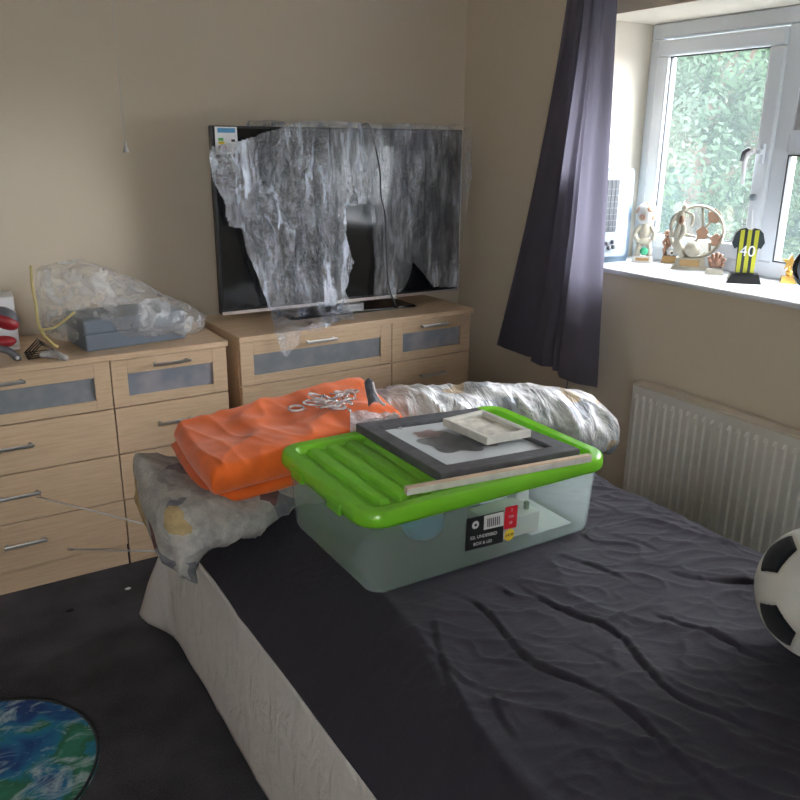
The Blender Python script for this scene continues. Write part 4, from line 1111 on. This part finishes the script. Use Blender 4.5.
tube_geo([(-.014, 0, .08), (-.022, -.006, .05), (-.022, -.010, .026)], [.013, .010, .012], 8, False, vs, fs); tube_geo([(.014, 0, .08), (.026, -.004, .05), (.022, -.01, .026)], [.013, .010, .012], 8, False, vs, fs)
from_py('body', vs, fs, M_bone, f1)
vs, fs = lathe_geo([(.001, 0), (.016, 0), (.016, .005), (.001, .005)], seg=18); Mk = Matrix.Translation((.004, -.016, .046)) @ Matrix.Rotation(PI/2, 4, 'X'); from_py('green_disc', [Mk @ v for v in vs], fs, M_greendot, f1)
# bronze player with football
f2 = thing('trophy', 'small bronze player trophy behind the left side of the ring trophy', 'trophy', place(669, 262.5), TH)
vs, fs = frustum_geo(.062, .04, .056, .036, 0, .028); from_py('base', vs, fs, M_plaque, f2, smooth=False)
vs, fs = ball_geo((-.016, 0, .115), .015); ball_geo((-.004, 0, .085), (.018, .013, .022), vs, fs); tube_geo([(-.012, 0, .07), (-.024, -.004, .050), (-.018, 0, .028)], [.010, .008, .008], 8, False, vs, fs); tube_geo([(.0, 0, .068), (.02, -.006, .060), (.036, -.008, .045)], [.010, .008, .007], 8, False, vs, fs)
tube_geo([(.004, 0, .098), (.022, -.004, .095), (.026, -.004, .110)], .0055, 8, False, vs, fs); tube_geo([(-.018, 0, .098), (-.030, 0, .080), (-.022, -.004, .066)], .0055, 8, False, vs, fs)
from_py('figure', vs, fs, M_bronze, f2)
vs, fs = ball_geo((.006, -.016, .042), .013); bl = from_py('football', vs, fs, M_iv2, f2); vs, fs = ball_geo((.006, -.028, .042), (.005, .003, .005), seg=10, rings=6); from_py('patch', vs, fs, M_ink, bl)
# big ring trophy
f3 = thing('trophy', 'large ivory ring trophy with a player inside a cut-out football', 'trophy', place(689, 269), TH)
vs, fs = frustum_geo(.138, .06, .118, .050, 0, .012); frustum_geo(.112, .050, .104, .044, .012, .044, vs, fs); from_py('base', vs, fs, M_bone, f3, smooth=False); box('plaque', (-.038, -.0262, .014), (.034, -.0215, .038), M_plaque, f3)
CZ, RR_ = .142, .095; cxr = .012
vs, fs = tube_geo([(cxr+RR_*math.cos(a), 0, CZ+RR_*math.sin(a)) for a in [2*PI*k/40 for k in range(40)]], .0062, 8, True)
for v in vs: v.y *= 1.8
from_py('ring', vs, fs, M_bone, f3)
hexs = [(.055, .060, .030), (.020, -.005, .028), (.072, -.028, .027)]
for (hx, hz, hr) in hexs:
    pts = [(cxr+hx+hr*math.cos(2*PI*k/5+.3)*.85, CZ+hz+hr*math.sin(2*PI*k/5+.3)) for k in range(5)]
    vs, fs = prism_geo(pts, -.006, .006); from_py('football_panel', vs, fs, M_peach, f3, smooth=False)
vs, fs = [], []
for p, q in (((.02, -.005), (.055, .060)), ((.02, -.005), (.072, -.028)), ((.02, -.005), (-.02, -.06)), ((.055, .06), (.05, .085)), ((.072, -.028), (.093, -.005)), ((.055, .06), (.086, .035)), ((-.005, -.02), (-.04, -.01)), ((.02, .02), (.01, .094)), ((.05, -.04), (.055, -.075)), ((-.03, -.09), (-.06, -.03))):
    tube_geo([(cxr+p[0], 0, CZ+p[1]), (cxr+q[0], 0, CZ+q[1])], .0055, 8, False, vs, fs)
from_py('lattice', vs, fs, M_bone, f3)
vs, fs = ball_geo((-.040, -.012, .232), .012); ball_geo((-.050, -.012, .195), (.018, .012, .028), vs, fs)
tube_geo(catmull([(-.035, -.012, .215), (-.012, -.014, .205), (-.006, -.014, .185), (-.012, -.014, .165)], 4), .0062, 8, False, vs, fs); tube_geo(catmull([(-.062, -.012, .212), (-.080, -.012, .185), (-.082, -.012, .150), (-.070, -.012, .12)], 4), .0070, 8, False, vs, fs)
tube_geo(catmull([(-.052, -.012, .175), (-.060, -.012, .13), (-.045, -.012, .085), (-.03, -.012, .045)], 4), .011, 8, False, vs, fs); tube_geo(catmull([(-.044, -.012, .175), (-.036, -.016, .14), (-.058, -.012, .10), (-.05, -.012, .06)], 4), .010, 8, False, vs, fs)
from_py('player', vs, fs, M_bone, f3)
vs, fs = ball_geo((-.048, -.024, .185), (.010, .004, .018), seg=12, rings=8); from_py('shirt_panel', vs, fs, M_bronze, f3)
vs, fs = ball_geo((.004, -.016, .078), .030, seg=22, rings=14); from_py('football', vs, fs, M_bone, f3)
vs, fs = tube_geo([(-.03, 0, .04), (0, 0, .055), (.03, 0, .04)], .010, 8); tube_geo([(.03, 0, .044), (.05, 0, .065)], .006, 8, False, vs, fs); from_py('grass_tuft', vs, fs, M_bone, f3)
# small glove trophy
f4 = thing('trophy', 'small bronze glove trophy to the right of the large ring trophy', 'trophy', place(714, 274), TH)
vs, fs = frustum_geo(.064, .035, .056, .030, 0, .018); from_py('base', vs, fs, M_bone, f4, smooth=False)
vs, fs = ball_geo((.004, 0, .045), (.020, .011, .022))
for x, z, r in ((-.026, .062, .008), (-.012, .074, .008), (.004, .079, .008), (.018, .074, .008), (.031, .060, .0075), (-.020, .040, .008), (.028, .040, .008)): tube_geo([(.002, 0, .035), (x*.75, 0, z*.75), (x, -.003, z)], [r*.9, r, r*.9], 8, False, vs, fs)
from_py('glove', vs, fs, M_bronze, f4)
# shirt trophy
f5 = thing('trophy', 'yellow and black striped shirt trophy number 40 on a black block', 'trophy', place(743, 282.5), TH)
vs, fs = frustum_geo(.115, .060, .088, .044, 0, .033); from_py('base', vs, fs, M_gblack, f5, smooth=False)
sh = [(-.036, .034), (.034, .034), (.036, .115), (.040, .122), (.048, .118), (.060, .140), (.050, .172), (.036, .184), (.015, .188), (.006, .182), (-.006, .182), (-.015, .188), (-.036, .184), (-.052, .168), (-.062, .135), (-.050, .116), (-.040, .122), (-.038, .115)]
sh = [(x*.86, z) for x, z in sh]
vs, fs = prism_geo(sh, -.006, .006); shirt = from_py('shirt', vs, fs, M_dkblue, f5, smooth=False)
vs, fs = prism_geo([(x*1.05, .033+(z-.033)*1.02) for x, z in sh], .0055, .0085); from_py('white_backing', vs, fs, M_white, f5, smooth=False)
for k, x in enumerate((-.023, .0, .023)):
    vs, fs = prism_geo([(x-.0065, .035), (x+.0065, .035), (x+.0065, .183 if k == 1 else .182), (x-.0065, .180)], -.0072, -.0055); from_py('yellow_stripe', vs, fs, M_yellow, shirt, smooth=False)
text_mesh('40', .052, M_white, 'shirt_number', shirt, Matrix.Translation((0, -.0078, .108)) @ Matrix.Rotation(PI/2, 4, 'X'), .0008)
# gold cup
f6 = thing('trophy', 'small gold star trophy standing by the right edge of the photo', 'trophy', place(787.5, 283), TH)
vs, fs = frustum_geo(.050, .034, .044, .03, 0, .024); from_py('base', vs, fs, M_gold, f6, smooth=False)
vs, fs = ball_geo((0, 0, .036), (.012, .010, .012)); tube_geo([(0, 0, .04), (0, 0, .055)], .006, 8, False, vs, fs)
st = []
for k in range(10): a = PI/2+PI*k/5; r = .030 if k % 2 == 0 else .013; st.append((r*math.cos(a), .072+r*math.sin(a)))
prism_geo(st, -.006, .006, vs, fs); from_py('star', vs, fs, M_gold, f6, smooth=False)
# glass award
ga = thing('trophy', 'dark edged disc award on a clear glass foot, cut by the right edge', 'trophy', place(803, 295), TH)
vs, fs = frustum_geo(.110, .05, .104, .046, 0, .010); from_py('glass_foot', vs, fs, M_awardglass, ga, smooth=False)
lv = lathe_geo([(.001, 0), (.068, 0), (.074, .004), (.074, .012), (.066, .016), (.001, .016)], seg=36); Mk = Matrix.Translation((.03, .008, .088)) @ Matrix.Rotation(PI/2, 4, 'X'); dd_ = from_py('disc', [Mk @ v for v in lv[0]], lv[1], M_gblack, ga)
lv = lathe_geo([(.001, 0), (.060, 0), (.060, .002), (.001, .002)], seg=36); Mk = Matrix.Translation((.03, -.0085, .088)) @ Matrix.Rotation(PI/2, 4, 'X'); from_py('face', [Mk @ v for v in lv[0]], lv[1], M_slate, ga)
# cord loop
lpp = [ox(x, y, XF-.034) for x, y in ((752, 203), (747, 206), (743, 215), (742, 226), (744, 236), (748, 242), (751, 236), (752, 222), (753, 210))]
props(tube('cord_loop', catmull(lpp, 5), .0016, M_white), 'thin white cord loop hanging from the window catch above the striped shirt', 'cord')

# ------------------------------------------------------------------ floor things
rug = thing('round_rug', 'round rug printed as planet earth lying on the dark carpet', 'rug', (-.044, 1.897, .0005))
vs, fs = lathe_geo([(.001, 0), (.283, 0), (.286, .004), (.283, .009), (.277, .011), (.001, .011)], seg=96); from_py('mat', vs, fs, M_earth, rug, smooth=False)
vs, fs = tube_geo([(.281*math.cos(a), .281*math.sin(a), .008) for a in [2*PI*k/96 for k in range(96)]], .0045, 8, True); from_py('bound_edge', vs, fs, M_dkblue, rug)
p = oz(128, 589, 0.003); o = from_py('paper_scrap', *ball_geo((0, 0, .004), (.011, .006, .004)), M_glove); o.location = (p.x, p.y, 0.0005); props(o, 'tiny white scrap lying on the carpet near the bed foot', 'scrap')
p = oz(70, 611, 0.003); o = from_py('fluff', *ball_geo((0, 0, .005), (.014, .008, .005)), M_sock); o.location = (p.x, p.y, 0.0005); props(o, 'tiny black bit of fluff lying on the carpet before the drawers', 'fluff')
a, b = oy(37, 497, 2.66), oy(166, 530, 2.10); props(tube('metal_rod', [a, a.lerp(b, .5)+V((0, 0, .002)), b, b+(b-a)*.15], .0024, M_white, seg=8), 'upper thin metal rod reaching from the duvet to a drawer handle', 'rod')
a, b = oy(68, 549, 2.55), oy(166, 551.5, 2.06); bq = b+(b-a)*.2
rd = thing('metal_rod', 'lower thin metal rod with a bright tip sticking out at the bed foot', 'rod', tuple(b))
tube('rod', [a, b, bq], .0028, M_white, rd, True); tube('tip', [a, a+(b-a)*.05], .0045, M_chrome, rd, True)

# ------------------------------------------------------------------ light
wd = bpy.data.worlds.new('world'); sc.world = wd; wd.use_nodes = True; nt = wd.node_tree; bg = nt.nodes['Background']
tc = nt.nodes.new('ShaderNodeTexCoord'); sx = nt.nodes.new('ShaderNodeSeparateXYZ'); nt.links.new(tc.outputs['Generated'], sx.inputs[0])
c = ramp(nt, sx.outputs['Z'], [(0, (.78, .82, .86)), (.3, (.92, .95, 1.0)), (1, (.88, .93, 1.0))]); nt.links.new(c, bg.inputs['Color']); bg.inputs['Strength'].default_value = 5.0
sl_ = bpy.data.lights.new('overcast_sky_glow', 'SUN'); sl_.energy = 13.5; sl_.angle = math.radians(80); sl_.color = (.97, .96, 1.0)
so = bpy.data.objects.new('overcast_sky_glow', sl_); C.objects.link(so)
dirv = V((-.74, .35, -.46)).normalized(); so.rotation_euler = dirv.to_track_quat('-Z', 'Y').to_euler(); so.location = (6, 0, 5)
sc.view_settings.view_transform = 'Standard'; sc.view_settings.look = 'None'; sc.view_settings.gamma = 1; sc.view_settings.exposure = 1.7
sc.cycles.max_bounces = 10; sc.cycles.transparent_max_bounces = 16; sc.cycles.diffuse_bounces = 6
